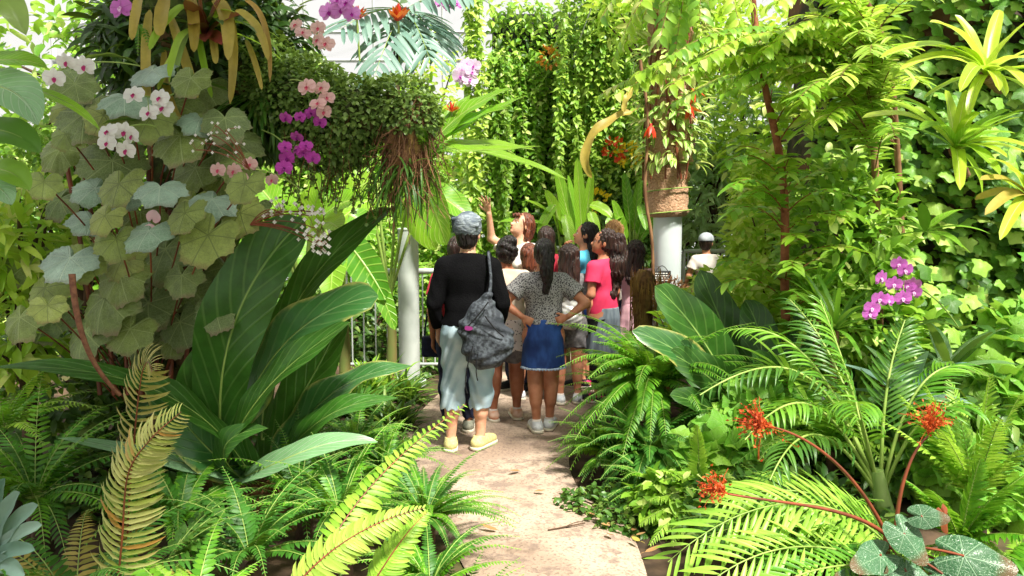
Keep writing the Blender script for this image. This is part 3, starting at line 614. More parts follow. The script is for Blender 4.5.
def orchid(label, stalk, fl, kind, R=.04, group=None, face=(0, -1, .1), leaves=0, Yj=.05):
    st = [P(*p) for p in stalk]; t = thing('orchid', label, 'orchid', st[0], 0, group)
    mb = MB(); path = bez(st, 20); tube(mb, path, .0035, 6); o = mb.build('flower_stalk', M_stalkG, t)
    for (x, y) in fl:
        i = np.argmin([abs((P(x, y, p[1]) - p)[0]) + abs((P(x, y, p[1]) - p)[2]) for p in path]); c = P(x, y, path[i][1] - .04 + rng.uniform(-Yj, Yj) * .5)
        fc = np.array(face, float) + rng.normal(size=3) * .25; flower(t, c, fc, R * rng.uniform(.9, 1.1), kind)
        mb = MB(); tube(mb, bez([path[i], (path[i] + c) / 2 + [0, 0, .01], c], 6), .0018, 4); mb.build('pedicel', M_stalkG, t)
    for k in range(leaves):
        bigleaf(t, arch(st[0], rng.uniform(0, 6.28), .7, .25, 1.4, 4), .07, M_smallD, up=(0, 0, 1), prof=STRAP, nc=4, rib=0, n=10)
    return t
orchid('white orchid with pink centres, upper left in front of the bright gap', [(140, 66, 3.6), (105, 58, 3.5), (70, 62, 3.4), (52, 75, 3.4)], [(66, 62), (84, 66), (54, 78)], OW, .045, leaves=2)
orchid('white orchid over the begonia, higher and right of the other two white sprays', [(178, 90, 3.6), (170, 100, 3.3), (150, 100, 3.3), (135, 92, 3.3)], [(134, 95), (149, 113), (163, 108), (160, 98)], OW, .045, leaves=2)
orchid('white orchid over the begonia, lower spray nearest its silver leaves', [(160, 130, 3.5), (150, 120, 3.3), (130, 125, 3.25), (108, 132, 3.25)], [(108, 132), (124, 132), (107, 143), (132, 136), (126, 150)], OW, .042, leaves=2)
orchid('pale blush orchid spray just right of the begonia leaves', [(300, 190, 3.7), (280, 170, 3.6), (250, 165, 3.45), (212, 170, 3.4)], [(218, 170), (234, 171), (250, 164), (272, 180), (240, 178)], OP, .036)
orchid('blush pink orchid hanging from the top of the creeper limb', [(290, 20, 3.8), (285, 22, 3.6), (300, 30, 3.6), (325, 50, 3.6)], [(296, 25), (303, 33), (318, 28), (318, 40), (326, 44)], OP, .04)
orchid('blush pink orchid spray dangling in front of the creeper', [(290, 80, 3.7), (298, 78, 3.6), (315, 82, 3.6), (328, 115, 3.6)], [(307, 87), (322, 88), (327, 98), (324, 112), (318, 104)], OP, .042)
orchid('deep magenta orchid below the creeper limb, the larger purple spray', [(262, 130, 3.8), (275, 135, 3.6), (290, 140, 3.55), (285, 165, 3.55)], [(285, 147), (297, 150), (287, 158), (304, 153), (313, 158), (284, 168), (306, 146), (297, 137)], OM, .036)
orchid('small magenta orchid row just above the larger purple spray', [(340, 118, 3.8), (320, 112, 3.65), (300, 115, 3.6), (284, 118, 3.6)], [(286, 118), (300, 117), (311, 113), (320, 122)], OM, .03)
orchid('lilac pink orchid at the top edge above the creeper', [(300, 5, 3.9), (320, -8, 3.75), (345, 0, 3.7), (362, 14, 3.7)], [(329, 12), (352, 14), (341, 10), (338, 0), (347, 3)], OK, .046)
orchid('single bright magenta orchid at the very top left edge', [(140, -20, 3.5), (130, -12, 3.4), (122, 0, 3.4), (121, 8, 3.4)], [(121, 8)], OG, .05)
orchid('pale lilac orchid cluster by the climbing vine column', [(478, 50, 8.75), (474, 58, 8.6), (468, 66, 8.5), (466, 82, 8.5)], [(462, 70), (472, 72), (465, 80), (474, 66), (470, 80), (460, 76), (467, 64)], orch('ecd0f0', 'd8a0e0', 'c060b8', 'pale'), .085)
orchid('small magenta orchid at the top edge left of the living wall', [(470, 20, 5.0), (462, 2, 4.9), (455, -2, 4.9), (440, 0, 4.9)], [(441, 2), (449, 5), (457, 4)], OK, .04)
# tiny white panicle
def panicle(label, base, tips, m, stalkm, R=.012, n=10, cat='flower', name='flower_spray'):
    t = thing(name, label, cat, P(*base)); ms = MB(); mf = MB()
    for tp in tips:
        tube(ms, bez([P(*base), (P(*base) + P(*tp)) / 2 + [0, 0, .05], P(*tp)], 10), .0022, 4)
        for k in range(n):
            c = P(*tp) + rng.normal(size=3) * [.03, .03, .028]; tube(ms, [P(*tp) + (c - P(*tp)) * .1, c], .001, 3)
            for a in range(4): blades(mf, c, norm(np.array([math.cos(a * 1.57), -.5, math.sin(a * 1.57)])), (0, -1, 0), R, R * .9, droop=.5, ns=2)
    ms.build('stalk', stalkm, t); tag(mf.build('blossoms', m, t), kind='stuff')
M_wp = mat('white_petal', 'f4f2ec', 'e6e2da', rough=.6, trans=.35)
panicle('airy spray of tiny white flowers above the tall anthurium leaf', (250, 225, 3.4), [(282, 212, 3.4), (300, 212, 3.4), (310, 216, 3.4), (316, 212, 3.4), (318, 240, 3.4), (308, 236, 3.4), (322, 248, 3.4), (326, 244, 3.4), (276, 210, 3.4), (314, 228, 3.4)], M_wp, M_stalkRed, .011, 8)
panicle('thin branching spray of tiny white buds between the begonia and the creeper', (250, 170, 3.4), [(215, 125, 3.3), (205, 143, 3.3), (212, 135, 3.3), (225, 130, 3.3), (235, 150, 3.3), (196, 150, 3.3)], M_wp, M_stalkRed, .008, 4)
# --- blue-green palm at top
t = thing('blue_palm', 'blue-green fan-leaved palm at the top, above the creeper limb', 'palm', P(405, 20, 4.6))
for tip, W in [((340, 30, 4.1), .3), ((430, 60, 4.2), .32), ((375, 75, 4.0), .3), ((470, -5, 4.3), .3), ((360, -20, 4.2), .3), ((440, 45, 4.4), .28)]:
    base = P(405, 10, 4.6); tp = P(*tip); mb = MB(); frond(mb, [base, (base + tp) / 2 + [0, 0, .08], tp], (0, -.5, 1), 11, .26, .035, .95, droop=.5, prof=lambda t: np.sin(np.clip(t * .8 + .2, 0, 1) * PI) ** .5 * .8 + .3, fold=.35, ns=6, pprof=STRAP); mb.build('frond', [M_blue, M_stalkG], t)
mb = MB(); tube(mb, bez([P(395, 118, 4.1), P(392, 90, 4.3), P(398, 50, 4.5), P(405, 10, 4.6)], 24), .03, 9, bump=.15); mb.build('trunk', M_bark, t)
# --- red bromeliad flowers
def redfl(label, c, R, col='e2452a'):
    c = P(*c); t = thing('bromeliad_flower', label, 'flower', c - UP * .0); m = leafmat('bract_' + col, col, 'd8321f', trans=.35)
    mb = MB(); k = 14; a = rng.uniform(0, 6.28, k); e = rng.uniform(.2, 1.4, k); blades(mb, np.repeat(c[None], k, 0), np.stack([np.cos(a) * np.cos(e), np.sin(a) * np.cos(e), np.sin(e)], -1), np.stack([-np.cos(a) * np.sin(e), -np.sin(a) * np.sin(e), np.cos(e)], -1), R, R * .35, droop=-.1, ns=4); mb.build('bract', m, t)
    mb = MB(); tube(mb, [c - UP * R * 2.5 + [0, .05, 0], c + UP * .01], R * .07, 6); mb.build('stalk', M_stalkG, t)
redfl('red-orange flower head in front of the long green leaves right of the root clump', (452, 112, 4.2), .06)
redfl('red bract cluster at the top behind the blue-green palm', (398, 22, 4.3), .1, 'd23a2a')
redfl('scarlet bract cluster at the top edge just right of the lilac orchid', (357, 20, 4.1), .08, 'cf2433')
# --- top-left close leaves
t = thing('philodendron', 'philodendron with big pale green leaves at the left edge', 'plant', (*P(-40, 300, 2.6)[:2], soilz(*P(-40, 300, 2.6)[:2])))
for pts, W, m in [([(-40, 90, 2.5), (0, 78, 2.4), (25, 90, 2.3), (38, 125, 2.3)], .17, M_pale), ([(-30, 60, 2.5), (0, 62, 2.4), (25, 55, 2.4), (47, 68, 2.4)], .09, M_broadY), ([(-30, 130, 2.5), (0, 125, 2.4), (25, 135, 2.4), (40, 153, 2.4)], .12, M_palmD), ([(-20, -20, 2.5), (5, -5, 2.4), (15, 10, 2.4), (26, 35, 2.4)], .1, M_smallD), ([(-20, 170, 2.5), (5, 165, 2.4), (20, 175, 2.4), (30, 190, 2.4)], .1, M_small), ([(20, 85, 2.6), (55, 95, 2.5), (80, 105, 2.5), (100, 130, 2.5)], .04, M_broadY), ([(-30, 180, 2.5), (-5, 180, 2.4), (5, 190, 2.4), (12, 205, 2.4)], .1, M_pale)]:
    bigleaf(t, pts, W, m, up=(.1, -.7, .7), wave=.05, n=18)
mb = MB()
for q in [(-40, 90), (-30, 60), (-30, 130), (-20, -20), (-20, 170), (20, 85), (-30, 180)]: tube(mb, bez([P(-60, 330, 2.7), P(-60, q[1] + 60, 2.6), P(q[0], q[1], 2.5)], 12), .007, 6)
tube(mb, bez([(P(-60, 330, 2.7)[0], 2.7, soilz(-1.9, 2.7) - .1), P(-60, 330, 2.7)], 5), .03, 8)
mb.build('stem', M_stalkG, t)
mb = MB(); tube(mb, bez([P(5, 60, 3.6), P(14, 25, 3.6), P(22, -30, 3.6)], 8), .03, 8, bump=.15); 
# --- ferns bottom left
fern('fern with a curled browning frond top in front of the anthurium crown', P(135, 600, 2.9), [(130, 452, 2.7)], M_fernO, plen=.14, pw=.014, npin=26, rise=.1)
for (tipz, lab, pts, m, npn, pl, pw_) in [
    ('a', 'single tall fern frond with an orange-brown top, curling over beside the anthurium', [P(126, 570, 2.8), P(130, 490, 2.75), P(136, 420, 2.68), P(142, 374, 2.6), P(148, 362, 2.5), P(152, 372, 2.4)], leafmat('frond_rust', '8f8a44', 'a89c58', trans=.25), 38, .15, .013),
    ('b', 'yellowing fern frond standing in front, browned and bent at its tip', [P(115, 610, 2.3), P(122, 540, 2.25), P(128, 475, 2.2), P(150, 440, 2.15), P(181, 412, 2.1)], leafmat('frond_yellowing', '929e46', 'b8b672', trans=.28, C='b08040'), 40, .15, .016)]:
    t = thing('sword_fern', lab, 'fern', (pts[0][0], pts[0][1], soilz(pts[0][0], pts[0][1]))); crownroot(t, pts[0], .04)
    mb = MB(); frond(mb, pts, (0, -1, .15) if tipz == 'b' else (0, -1, .3), npn, pl, pw_, 1.45, droop=1.0, rach=.004, n=40, prof=lambda t: np.minimum(1, .75 + t) * np.clip(1.05 - t, 0, 1) ** .5, fold=.35, wave=.2, ns=6); mb.build('frond', [m, M_stalkRed], t)
S_ = lambda: None
fern('sword fern at the bottom with three bright fronds leaning over the path edge', P(300, 640, 2.5), [], M_fernY, npin=38)
t = bpy.data.objects[[o.name for o in bpy.data.objects if o.get('label', '').startswith('sword fern at the bottom')][0]]
for pts, pl, m in [([(322, 560, 2.6), (350, 500, 2.75), (400, 450, 2.95), (466, 404, 3.2)], .125, M_fernB), ([(285, 600, 2.3), (320, 550, 2.3), (370, 520, 2.35), (425, 508, 2.4)], .12, M_fernY), ([(362, 600, 2.4), (385, 565, 2.4), (405, 530, 2.45), (428, 512, 2.5)], .10, M_fernB)]:
    mb = MB(); frond(mb, pq(pts), (-.1, -.75, .6), 34, pl, .021, 1.3, droop=1.0, rach=.004, n=34, prof=lambda t: np.minimum(1, .6 + t * 1.5) * np.clip(1.04 - t, 0, 1) ** .55, fold=.25, ns=5); mb.build('frond', [m, M_stalkRed], t)
def crowd(label, base, R, nf, m, plen=.08, pw=.016, npin=24, el=(.4, 1.3), dr=(.8, 1.6), azr=(0, 6.28), name='sword_fern', cat='fern', stalk=M_stalkG, ang=1.25, **kw):
    base = np.array(base, float); t = thing(name, label, cat, (base[0], base[1], soilz(base[0], base[1]))); nf = int(nf * 1.5); crownroot(t, base, .03, M_bark)
    for k in range(nf):
        az = azr[0] + (azr[1] - azr[0]) * (k + rng.uniform(0, 1)) / nf; L = R * rng.uniform(.65, 1.05); mm = m if not isinstance(m, list) else m[k % len(m)]
        mb = MB(); frond(mb, arch(base, az, rng.uniform(*el), L, rng.uniform(*dr)), UP, npin, plen * rng.uniform(.8, 1.1), pw, ang, rach=.003, **kw); mb.build('frond', [mm, stalk], t)
    return t
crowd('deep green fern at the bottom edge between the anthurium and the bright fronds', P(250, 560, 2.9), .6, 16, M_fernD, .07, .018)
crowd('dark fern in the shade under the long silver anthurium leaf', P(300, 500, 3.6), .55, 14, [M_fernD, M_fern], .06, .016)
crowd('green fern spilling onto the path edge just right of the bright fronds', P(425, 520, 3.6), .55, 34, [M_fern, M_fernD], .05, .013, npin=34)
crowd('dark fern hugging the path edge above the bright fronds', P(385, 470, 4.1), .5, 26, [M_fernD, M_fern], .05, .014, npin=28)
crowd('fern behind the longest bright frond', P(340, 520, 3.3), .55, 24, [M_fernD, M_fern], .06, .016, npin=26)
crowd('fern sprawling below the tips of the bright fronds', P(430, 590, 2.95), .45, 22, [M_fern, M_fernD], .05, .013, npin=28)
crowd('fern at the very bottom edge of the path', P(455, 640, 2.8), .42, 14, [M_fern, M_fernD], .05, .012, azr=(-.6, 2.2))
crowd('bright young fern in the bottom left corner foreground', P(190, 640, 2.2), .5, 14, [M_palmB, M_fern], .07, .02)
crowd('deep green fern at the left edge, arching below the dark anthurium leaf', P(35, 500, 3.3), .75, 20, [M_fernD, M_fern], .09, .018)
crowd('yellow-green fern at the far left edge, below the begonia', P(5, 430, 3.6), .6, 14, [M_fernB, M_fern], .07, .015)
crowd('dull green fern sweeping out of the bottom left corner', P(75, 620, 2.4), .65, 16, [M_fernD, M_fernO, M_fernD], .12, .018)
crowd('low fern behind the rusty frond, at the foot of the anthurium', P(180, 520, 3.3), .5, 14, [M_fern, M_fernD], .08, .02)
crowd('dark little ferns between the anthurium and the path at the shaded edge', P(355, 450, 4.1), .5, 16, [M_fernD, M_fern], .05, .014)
# small palmate frond with broad fingers (160-215, 490-560)
t = crowd('small dark fern with broad paired leaflets right of the yellowing frond', P(168, 560, 2.7), .35, 5, M_palmD, .13, .03, npin=7, azr=(-.4, 1.4), el=(.6, 1.0), dr=(.4, .8), ang=1.0)
# blue strap plant at left edge
t = thing('agave', 'blue-green strap-leaved plant in the bottom left corner', 'plant', (*P(-15, 600, 2.2)[:2], soilz(*P(-15, 600, 2.2)[:2]))); crownroot(t, P(-15, 570, 2.2), .05)
for tip, W in [((5, 478, 2.15), .035), ((38, 505, 2.1), .04), ((42, 525, 2.05), .035), ((20, 492, 2.1), .04), ((35, 550, 2.0), .035), ((-10, 470, 2.1), .04), ((25, 575, 2.0), .04)]:
    bigleaf(t, [P(-15, 570, 2.2), P((-15 + tip[0]) / 2 - 2, (560 + tip[1]) / 2 - 12, 2.15), P(*tip)], W * 1.5, M_blue, up=(0, -1, .5), prof=STRAP, fold=.5, nc=4, rib=0)
# foliage at path edge left (x 395-425, y 370-420), low spiky
def tuft(label, c, n, L, W, m, name='grass_tuft', cat='grass', el=(.5, 1.4), dr=.9):
    c = np.array(c, float); t = thing(name, label, cat, (c[0], c[1], soilz(c[0], c[1]))); mb = MB(); a = rng.uniform(0, 6.28, n); e = rng.uniform(*el, n)
    blades(mb, c + rng.normal(size=(n, 3)) * [.06, .06, .0] - UP * .04, np.stack([np.cos(a) * np.cos(e), np.sin(a) * np.cos(e), np.sin(e)], -1), np.stack([-np.cos(a) * np.sin(e), -np.sin(a) * np.sin(e), np.cos(e)], -1), L * rng.uniform(.6, 1.1, n), W, droop=dr * rng.uniform(.4, 1.4, n), ns=6, prof=STRAP, fold=.35); mb.build('foliage', m, t); return t
g = lambda px, py: (lambda q: np.array([q[0], q[1], soilz(q[0], q[1])]))(G(px, py))
tuft('leafy green tuft beside the foot of the grey post', g(402, 398), 120, .4, .03, M_smallD); tuft('dark leafy tuft at the path edge left of the woman in black', g(392, 425), 130, .38, .03, M_smallD)
tuft('low leafy tuft under the railing behind the anthurium', g(372, 400), 120, .5, .035, M_small); tuft('shaded leafy tuft in front of the left railing end', g(352, 415), 120, .5, .035, M_palmD)
tuft('grassy tuft on the path edge by the yellow shoes', g(395, 452), 110, .3, .02, M_smallD)
# ================================================================ RIGHT SIDE
# tree fern trunk with fibre by the pillar
b = P(645, 330, 5.9); zt = P(645, 270, 5.9)[2]
t = thing('fibrous_stump', 'shaggy brown fibrous stump standing just left of the white pillar', 'stump', (b[0], b[1], soilz(b[0], b[1])))
mb = MB(); zz = np.linspace(-.05, zt, 20); tube(mb, np.stack([b[0] + .02 * np.sin(zz * 5), np.full(20, b[1]), zz], -1), np.r_[.11, .10, .09, .085, .08, .08, .08, .08, .08, .08, .07, .07, .07, .07, .065, .07, .08, .09, .08, .04], 14, bump=.3); mb.build('trunk', M_fiber, t)
mb = MB()
for k in range(420):
    a = rng.uniform(0, 6.28); z = rng.uniform(.5, zt + .03); p = np.array([b[0] + .10 * math.cos(a), b[1] + .10 * math.sin(a), z]); tube(mb, bez([p, p + [.02 * math.cos(a), .02 * math.sin(a), .0], p + [.02 * math.cos(a), .02 * math.sin(a), -rng.uniform(.08, .2)]], 5), .0025, 3)
tag(mb.build('fibres', mat('golden_fibre', 'a4803c', '6f4a26', rough=.95, scale=4, C='7f7a34'), t), kind='stuff')
mb = MB(); p_ = P(668, 290, YP - .25); k = 500; q, v = inell(k, p_, (.17, .14, .1), .2); blades(mb, q, v + rng.normal(size=(k, 3)) * .5, rng.normal(size=(k, 3)), .07, .008, droop=1.2, ns=3, prof=STRAP)
tube(mb, [p_ - UP * 1.3 + [0, .0, 0], p_ - UP * .03], .1, 10, bump=.2)
tag(mb.build('dead_leaf_clump', leafmat('dead_brown', '7d5232', '9a6c44', trans=.1)), 'clump of dead brown leaves against the white pillar below the plant sign', 'dead leaves')
# --- big ribbed leaves right
b = P(745, 425, 5.0); t = thing('birds_nest_anthurium', 'anthurium with dark ribbed paddle leaves, right of the shaggy stump', 'plant', (b[0], b[1], soilz(b[0], b[1]))); crownroot(t, b, .09)
for pts, W, m in [([(745, 425, 5), (725, 370, 4.9), (695, 320, 4.9), (655, 286, 4.9)], .34, M_anth), ([(740, 425, 4.9), (715, 375, 4.7), (680, 345, 4.6), (632, 331, 4.6)], .24, M_anthE), ([(748, 425, 5.1), (745, 370, 5.2), (720, 320, 5.3), (700, 270, 5.4)], .32, M_anth), ([(745, 425, 4.9), (735, 395, 4.7), (705, 370, 4.6), (668, 352, 4.6)], .28, M_anth), ([(750, 425, 5), (768, 370, 5.0), (765, 330, 5.1), (745, 300, 5.2)], .28, M_anth), ([(740, 430, 4.8), (725, 415, 4.6), (700, 400, 4.5), (670, 395, 4.45)], .2, M_anth), ([(748, 425, 4.9), (770, 395, 4.7), (775, 372, 4.7), (752, 352, 4.7)], .22, M_anth), ([(750, 425, 5), (790, 380, 5.0), (810, 350, 5.1), (800, 310, 5.2)], .26, M_anth), ([(748, 428, 5), (700, 380, 5.2), (672, 330, 5.4), (664, 296, 5.5)], .26, M_anth)]:
    bigleaf(t, pts, W, m, up=(-.3, -.75, .7), wave=.12, n=26, rib=.009, prof=pf(.5, .5))
# --- Boston ferns
fern('large bright sword fern arching over the right path edge, nearest the visitors', P(655, 392, 5.0), [(556, 452, 4.7), (560, 425, 4.75), (580, 395, 4.9), (600, 362, 5.0), (620, 350, 5.2), (570, 470, 4.6), (590, 480, 4.5), (612, 380, 4.6), (640, 350, 4.7), (598, 420, 4.4), (575, 440, 4.5), (622, 460, 4.3), (650, 440, 4.3), (690, 360, 4.7), (712, 385, 4.6), (700, 410, 4.4), (585, 375, 5.2), (640, 420, 4.2), (606, 500, 4.35), (565, 405, 5.0), (600, 345, 5.4), (668, 460, 4.3)], M_fern, .13, .019, 40, rise=.28, ang=1.15, droop=.6, extra=26, spread=1.0)
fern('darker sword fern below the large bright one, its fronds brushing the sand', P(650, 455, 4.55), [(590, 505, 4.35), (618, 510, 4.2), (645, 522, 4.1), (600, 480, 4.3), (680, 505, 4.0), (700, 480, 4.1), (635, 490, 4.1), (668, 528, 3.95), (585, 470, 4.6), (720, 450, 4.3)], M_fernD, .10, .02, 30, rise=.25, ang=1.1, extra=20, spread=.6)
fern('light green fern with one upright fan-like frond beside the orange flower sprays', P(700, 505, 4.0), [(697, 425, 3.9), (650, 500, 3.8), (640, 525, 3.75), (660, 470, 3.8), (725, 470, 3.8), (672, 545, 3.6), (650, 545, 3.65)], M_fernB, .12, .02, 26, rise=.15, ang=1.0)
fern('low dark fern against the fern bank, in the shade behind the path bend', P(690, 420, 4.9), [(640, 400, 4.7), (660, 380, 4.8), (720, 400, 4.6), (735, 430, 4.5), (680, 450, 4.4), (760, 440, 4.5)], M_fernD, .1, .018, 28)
crowd('mid-green fern filling the lower left face of the fern bank beside the sand', P(612, 458, 4.75), .5, 30, [M_fern, M_fernD], .07, .016, npin=28, azr=(2.2, 5.6))
crowd('green fern at the back of the fern bank by the stump', P(625, 400, 5.4), .6, 26, [M_fern, M_fernB], .08, .016, npin=30)
crowd('fern at the foot of the bank where the path bends', P(655, 495, 4.3), .45, 26, [M_fern, M_fernD], .06, .015, npin=26, azr=(2.4, 5.8))
# creeping plants at path edge
mass('ground_cover', 'low mat of tiny dark leaves at the foot of the fern bank', 'ground cover', [(g(610, 505) + [0, 0, .04], (.32, .2, .08)), (g(640, 520) + [0, 0, .04], (.3, .2, .08))], 1400, .045, .03, M_smallD, branches=6, tr=.01)
mass('ground_cover', 'low green leafy patch between the sand and the palm fronds', 'ground cover', [(g(690, 520) + [0, 0, .1], (.35, .25, .15))], 500, .09, .05, M_small, branches=6, tr=.01)
# --- palm with bright arching fronds at the bottom right
pb_ = P(905, 560, 3.2); t = thing('palm', 'palm with bright long-leaflet fronds spreading over the bottom right', 'palm', (pb_[0], pb_[1], soilz(pb_[0], pb_[1]))); crownroot(t, pb_, .08)
for pts, pl, m, npn in [([(900, 560, 3.2), (850, 490, 3.1), (760, 478, 2.9), (668, 562, 2.8)], .26, M_palmB, 30), ([(900, 575, 3.1), (850, 545, 2.9), (770, 520, 2.7), (690, 600, 2.6)], .24, M_palmB, 26), ([(900, 565, 3.2), (860, 500, 3.2), (800, 470, 3.2), (715, 505, 3.2)], .22, M_palmB, 26), ([(905, 570, 3), (860, 560, 2.8), (800, 560, 2.7), (740, 610, 2.5)], .22, M_palm, 24), ([(900, 560, 3.2), (860, 500, 3.3), (780, 505, 3.2), (700, 540, 3.2)], .2, M_palmD, 24)]:
    mb = MB(); frond(mb, pq(pts), (.1, -.6, .9), npn, pl, .021, 1.0, droop=.5, rach=.006, n=30, prof=lambda t: np.sin(np.clip(t * .82 + .12, 0, 1) * PI) ** .5, fold=.4, ns=6, pprof=LANCE, rm=1); mb.build('frond', [m, M_stalkG], t)
for k_ in range(7):
    mb = MB(); frond(mb, arch(pb_ + [0, 0, .05], 2.2 + k_ * .55, .5, .75, 1.3), UP, 22, .2, .02, 1.0, droop=.9, rach=.005, n=24, fold=.4, ns=5, pprof=LANCE); mb.build('frond', [[M_palm, M_palmD, M_palmB][k_ % 3], M_stalkG], t)
# --- feather palm (centre right) with crown shaft
pb_ = P(890, 530, 3.7); t = thing('palm', 'young feather palm with pale green crownshaft and drooping dark leaflets, right of the path', 'palm', (pb_[0], pb_[1], soilz(pb_[0], pb_[1])))
mb = MB(); tube(mb, bez([(pb_[0], pb_[1], soilz(pb_[0], pb_[1]) - .05), P(884, 510, 3.7), P(876, 470, 3.7)], 14), np.linspace(.05, .035, 14), 12); mb.build('crownshaft', mat('shaft_green', 'a9c07a', '7f9e50', rough=.4, scale=3, stretch=(6, 6, 1)), t)
for tip, c1, m in [((700, 395, 3.3), (800, 330, 3.5), M_palmD), ((745, 440, 3.2), (800, 370, 3.4), M_palm), ((820, 300, 3.8), (840, 350, 3.7), M_palm), ((905, 320, 3.9), (890, 360, 3.8), M_palmD), ((980, 370, 3.8), (930, 350, 3.7), M_palm), ((730, 330, 3.9), (800, 320, 3.8), M_palm), ((1010, 430, 3.5), (950, 380, 3.6), M_palm), ((770, 480, 3.1), (800, 410, 3.3), M_palmD), ((860, 420, 3.0), (850, 380, 3.3), M_palm), ((790, 300, 4.2), (830, 340, 4.0), M_palmD)]:
    mb = MB(); frond(mb, pq([(881, 500, 3.7), ((870 + c1[0]) / 2, (440 + c1[1]) / 2, 3.7), c1, tip]), UP, 26, .21, .016, 1.05, droop=1.2, rach=.011, t0=.25, n=30, prof=lambda t: np.sin(np.clip(t * .8 + .15, 0, 1) * PI) ** .6, fold=.35, ns=6, pprof=LANCE, lift=.1); mb.build('frond', [m, M_stalkG], t)
# --- begonia with silver veins, red stems, orange flower panicles
b = P(885, 560, 2.9); t = thing('begonia', 'begonia with silver-veined pointed leaves and long red stems at the bottom right', 'plant', (b[0], b[1], soilz(b[0], b[1])))
mb = MB(); tube(mb, bez([(b[0], b[1], soilz(b[0], b[1]) - .05), b, P(888, 530, 2.9)], 8), .016, 8)
mb.build('stem', M_stalkRed, t)
for (cx_, cy_, r, q, nz) in [(908, 540, 27, -1.1, .5), (872, 562, 27, 3.3, .8), (975, 562, 36, -.1, .7), (928, 522, 19, .1, .6), (950, 580, 24, .1, .9), (912, 578, 22, -.5, .8), (850, 588, 22, 2.6, .8), (1010, 590, 26, .2, .9), (890, 590, 22, 1.9, .8)]:
    c = P(cx_ - r * .3 * math.cos(q), cy_ - 6, 2.75); D = np.array([math.cos(q), -.5, math.sin(q) * .8]); mb = MB()
    discs(mb, c, D, (0, -.85, nz), r * 2.75 / FPX * .95, cup=.2, lobes=7, depth=.02, wave=.03, nphi=48, rings=5, tip=.55, sinus=.6, narrow=.72); tube(mb, bez([P(888, 545, 2.9), (P(888, 545, 2.9) + c) / 2 + UP * .02, c], 8), .005, 6, 1); mb.build('leaf', [M_begonS, M_stalkRed], t)
mb = MB(); discs(mb, P(945, 516, 2.85), (.3, 0, -1), (.5, -1, .4), .055, lobes=7, depth=.03, tip=.5, narrow=.7, nphi=40, rings=4); o = mb.build('leaf', leafmat('red_under', '7a3424', '8f4630', trans=.2), t); o['label'] = 'leaf showing its rust-red underside'
M_or = mat('orange_bloom', 'd9662a', 'b8441c', rough=.6, trans=.25)
def bloom(lab, stalk, c, sx, sz, dirv, n=46):
    t = thing('flower_panicle', lab, 'flower', P(*stalk[0])); ms = MB(); tube(ms, bez([P(*p) for p in stalk], 24), np.linspace(.009, .004, 24), 7); ms.build('stalk', M_stalkRed, t)
    mb = MB(); e = P(*stalk[-1]); dirv = norm(dirv)
    for k in range(n):
        d = norm(dirv + rng.normal(size=3) * .5); L = rng.uniform(.4, 1) * sz; q = bez([e, e + dirv * L * .5 + d * L * .1, e + d * L], 6); tube(mb, q, .0013, 3)
        for w in range(5): p = q[rng.integers(2, 6)] + rng.normal(size=3) * .008; blades(mb, p, rng.normal(size=3), rng.normal(size=3), .016, .010, ns=2)
    tag(mb.build('blossoms', M_or, t), kind='stuff')
bloom('orange flower panicle on a long red stalk, above the fern bank', [(884, 530, 2.95), (860, 480, 2.9), (820, 440, 2.8), (776, 428, 2.75)], None, 0, .17, (-1, 0, .3), 60)
bloom('orange-red flower panicle on a short upright red stalk, right of the crownshaft', [(896, 525, 2.95), (900, 480, 2.95), (912, 450, 2.95), (928, 436, 2.95)], None, 0, .16, (.1, 0, 1), 50)
bloom('lowest orange flower panicle, on a red stalk curving left over the palm fronds', [(886, 535, 2.9), (850, 505, 2.8), (790, 505, 2.7), (728, 494, 2.65)], None, 0, .12, (-.9, 0, .5), 40)
# --- right ferns
fern('yellow-green fern behind the upright orange panicle', P(975, 500, 3.5), [(900, 395, 3.5), (925, 385, 3.5), (990, 375, 3.5), (1020, 395, 3.4), (880, 420, 3.5), (950, 380, 3.7), (1030, 440, 3.3), (1000, 420, 3.2), (940, 430, 3.3)], M_fernB, .15, .022, 26, rise=.1, ang=1.1, droop=.5)
fern('bright green fern at the lower right beside the begonia', P(960, 545, 3.1), [(1035, 470, 3.0), (1020, 510, 2.9), (930, 490, 3.0), (905, 480, 3.1), (1040, 540, 2.8), (980, 460, 3.1), (1010, 485, 2.9)], M_fern, .13, .022, 26, rise=.15)
crowd('dark fern in the deep shade under the bright palm fronds', P(800, 560, 3.2), .6, 18, [M_fernD, M_fern], .1, .02)
crowd('fern in the bottom right corner', P(1020, 600, 2.8), .5, 14, [M_fern, M_fernB], .1, .022)
crowd('pale green fern behind the palm crownshaft', P(830, 450, 4.2), .7, 16, [M_fernB, M_fern], .12, .022)
# striped dracaena (bright white-green leaves, 870-960, 310-400)
def rosette(label, c, n, L, W, m, name='dracaena', cat='plant', el=(.2, 1.4), dr=(.5, 1.3), stem=True, prof=LANCE, wave=.03):
    c = np.array(c, float); zb = soilz(c[0], c[1]); t = thing(name, label, cat, (c[0], c[1], zb))
    if stem: mb = MB(); tube(mb, [(c[0] + .02, c[1] + .02, zb - .05), c * .5 + np.array([c[0], c[1], zb]) * .5, c], .022, 8, bump=.1); mb.build('stem', M_barkL, t)
    for k in range(n):
        az = k * 2.4 + rng.uniform(-.2, .2); bigleaf(t, arch(c, az, el[0] + (el[1] - el[0]) * k / n, L * rng.uniform(.8, 1.1), rng.uniform(*dr), 4), W, m if not isinstance(m, list) else m[k % len(m)], up=UP + np.array([0, -.1, 0]), prof=prof, nc=4, rib=0, n=14, wave=wave)
    return t
M_strip = leafmat('striped_leaf', '4f7f4a', '6a9a5a', vein='cfdca8', nv=10, slope=2.5, trans=.3, rough=.35, vs_=.6)
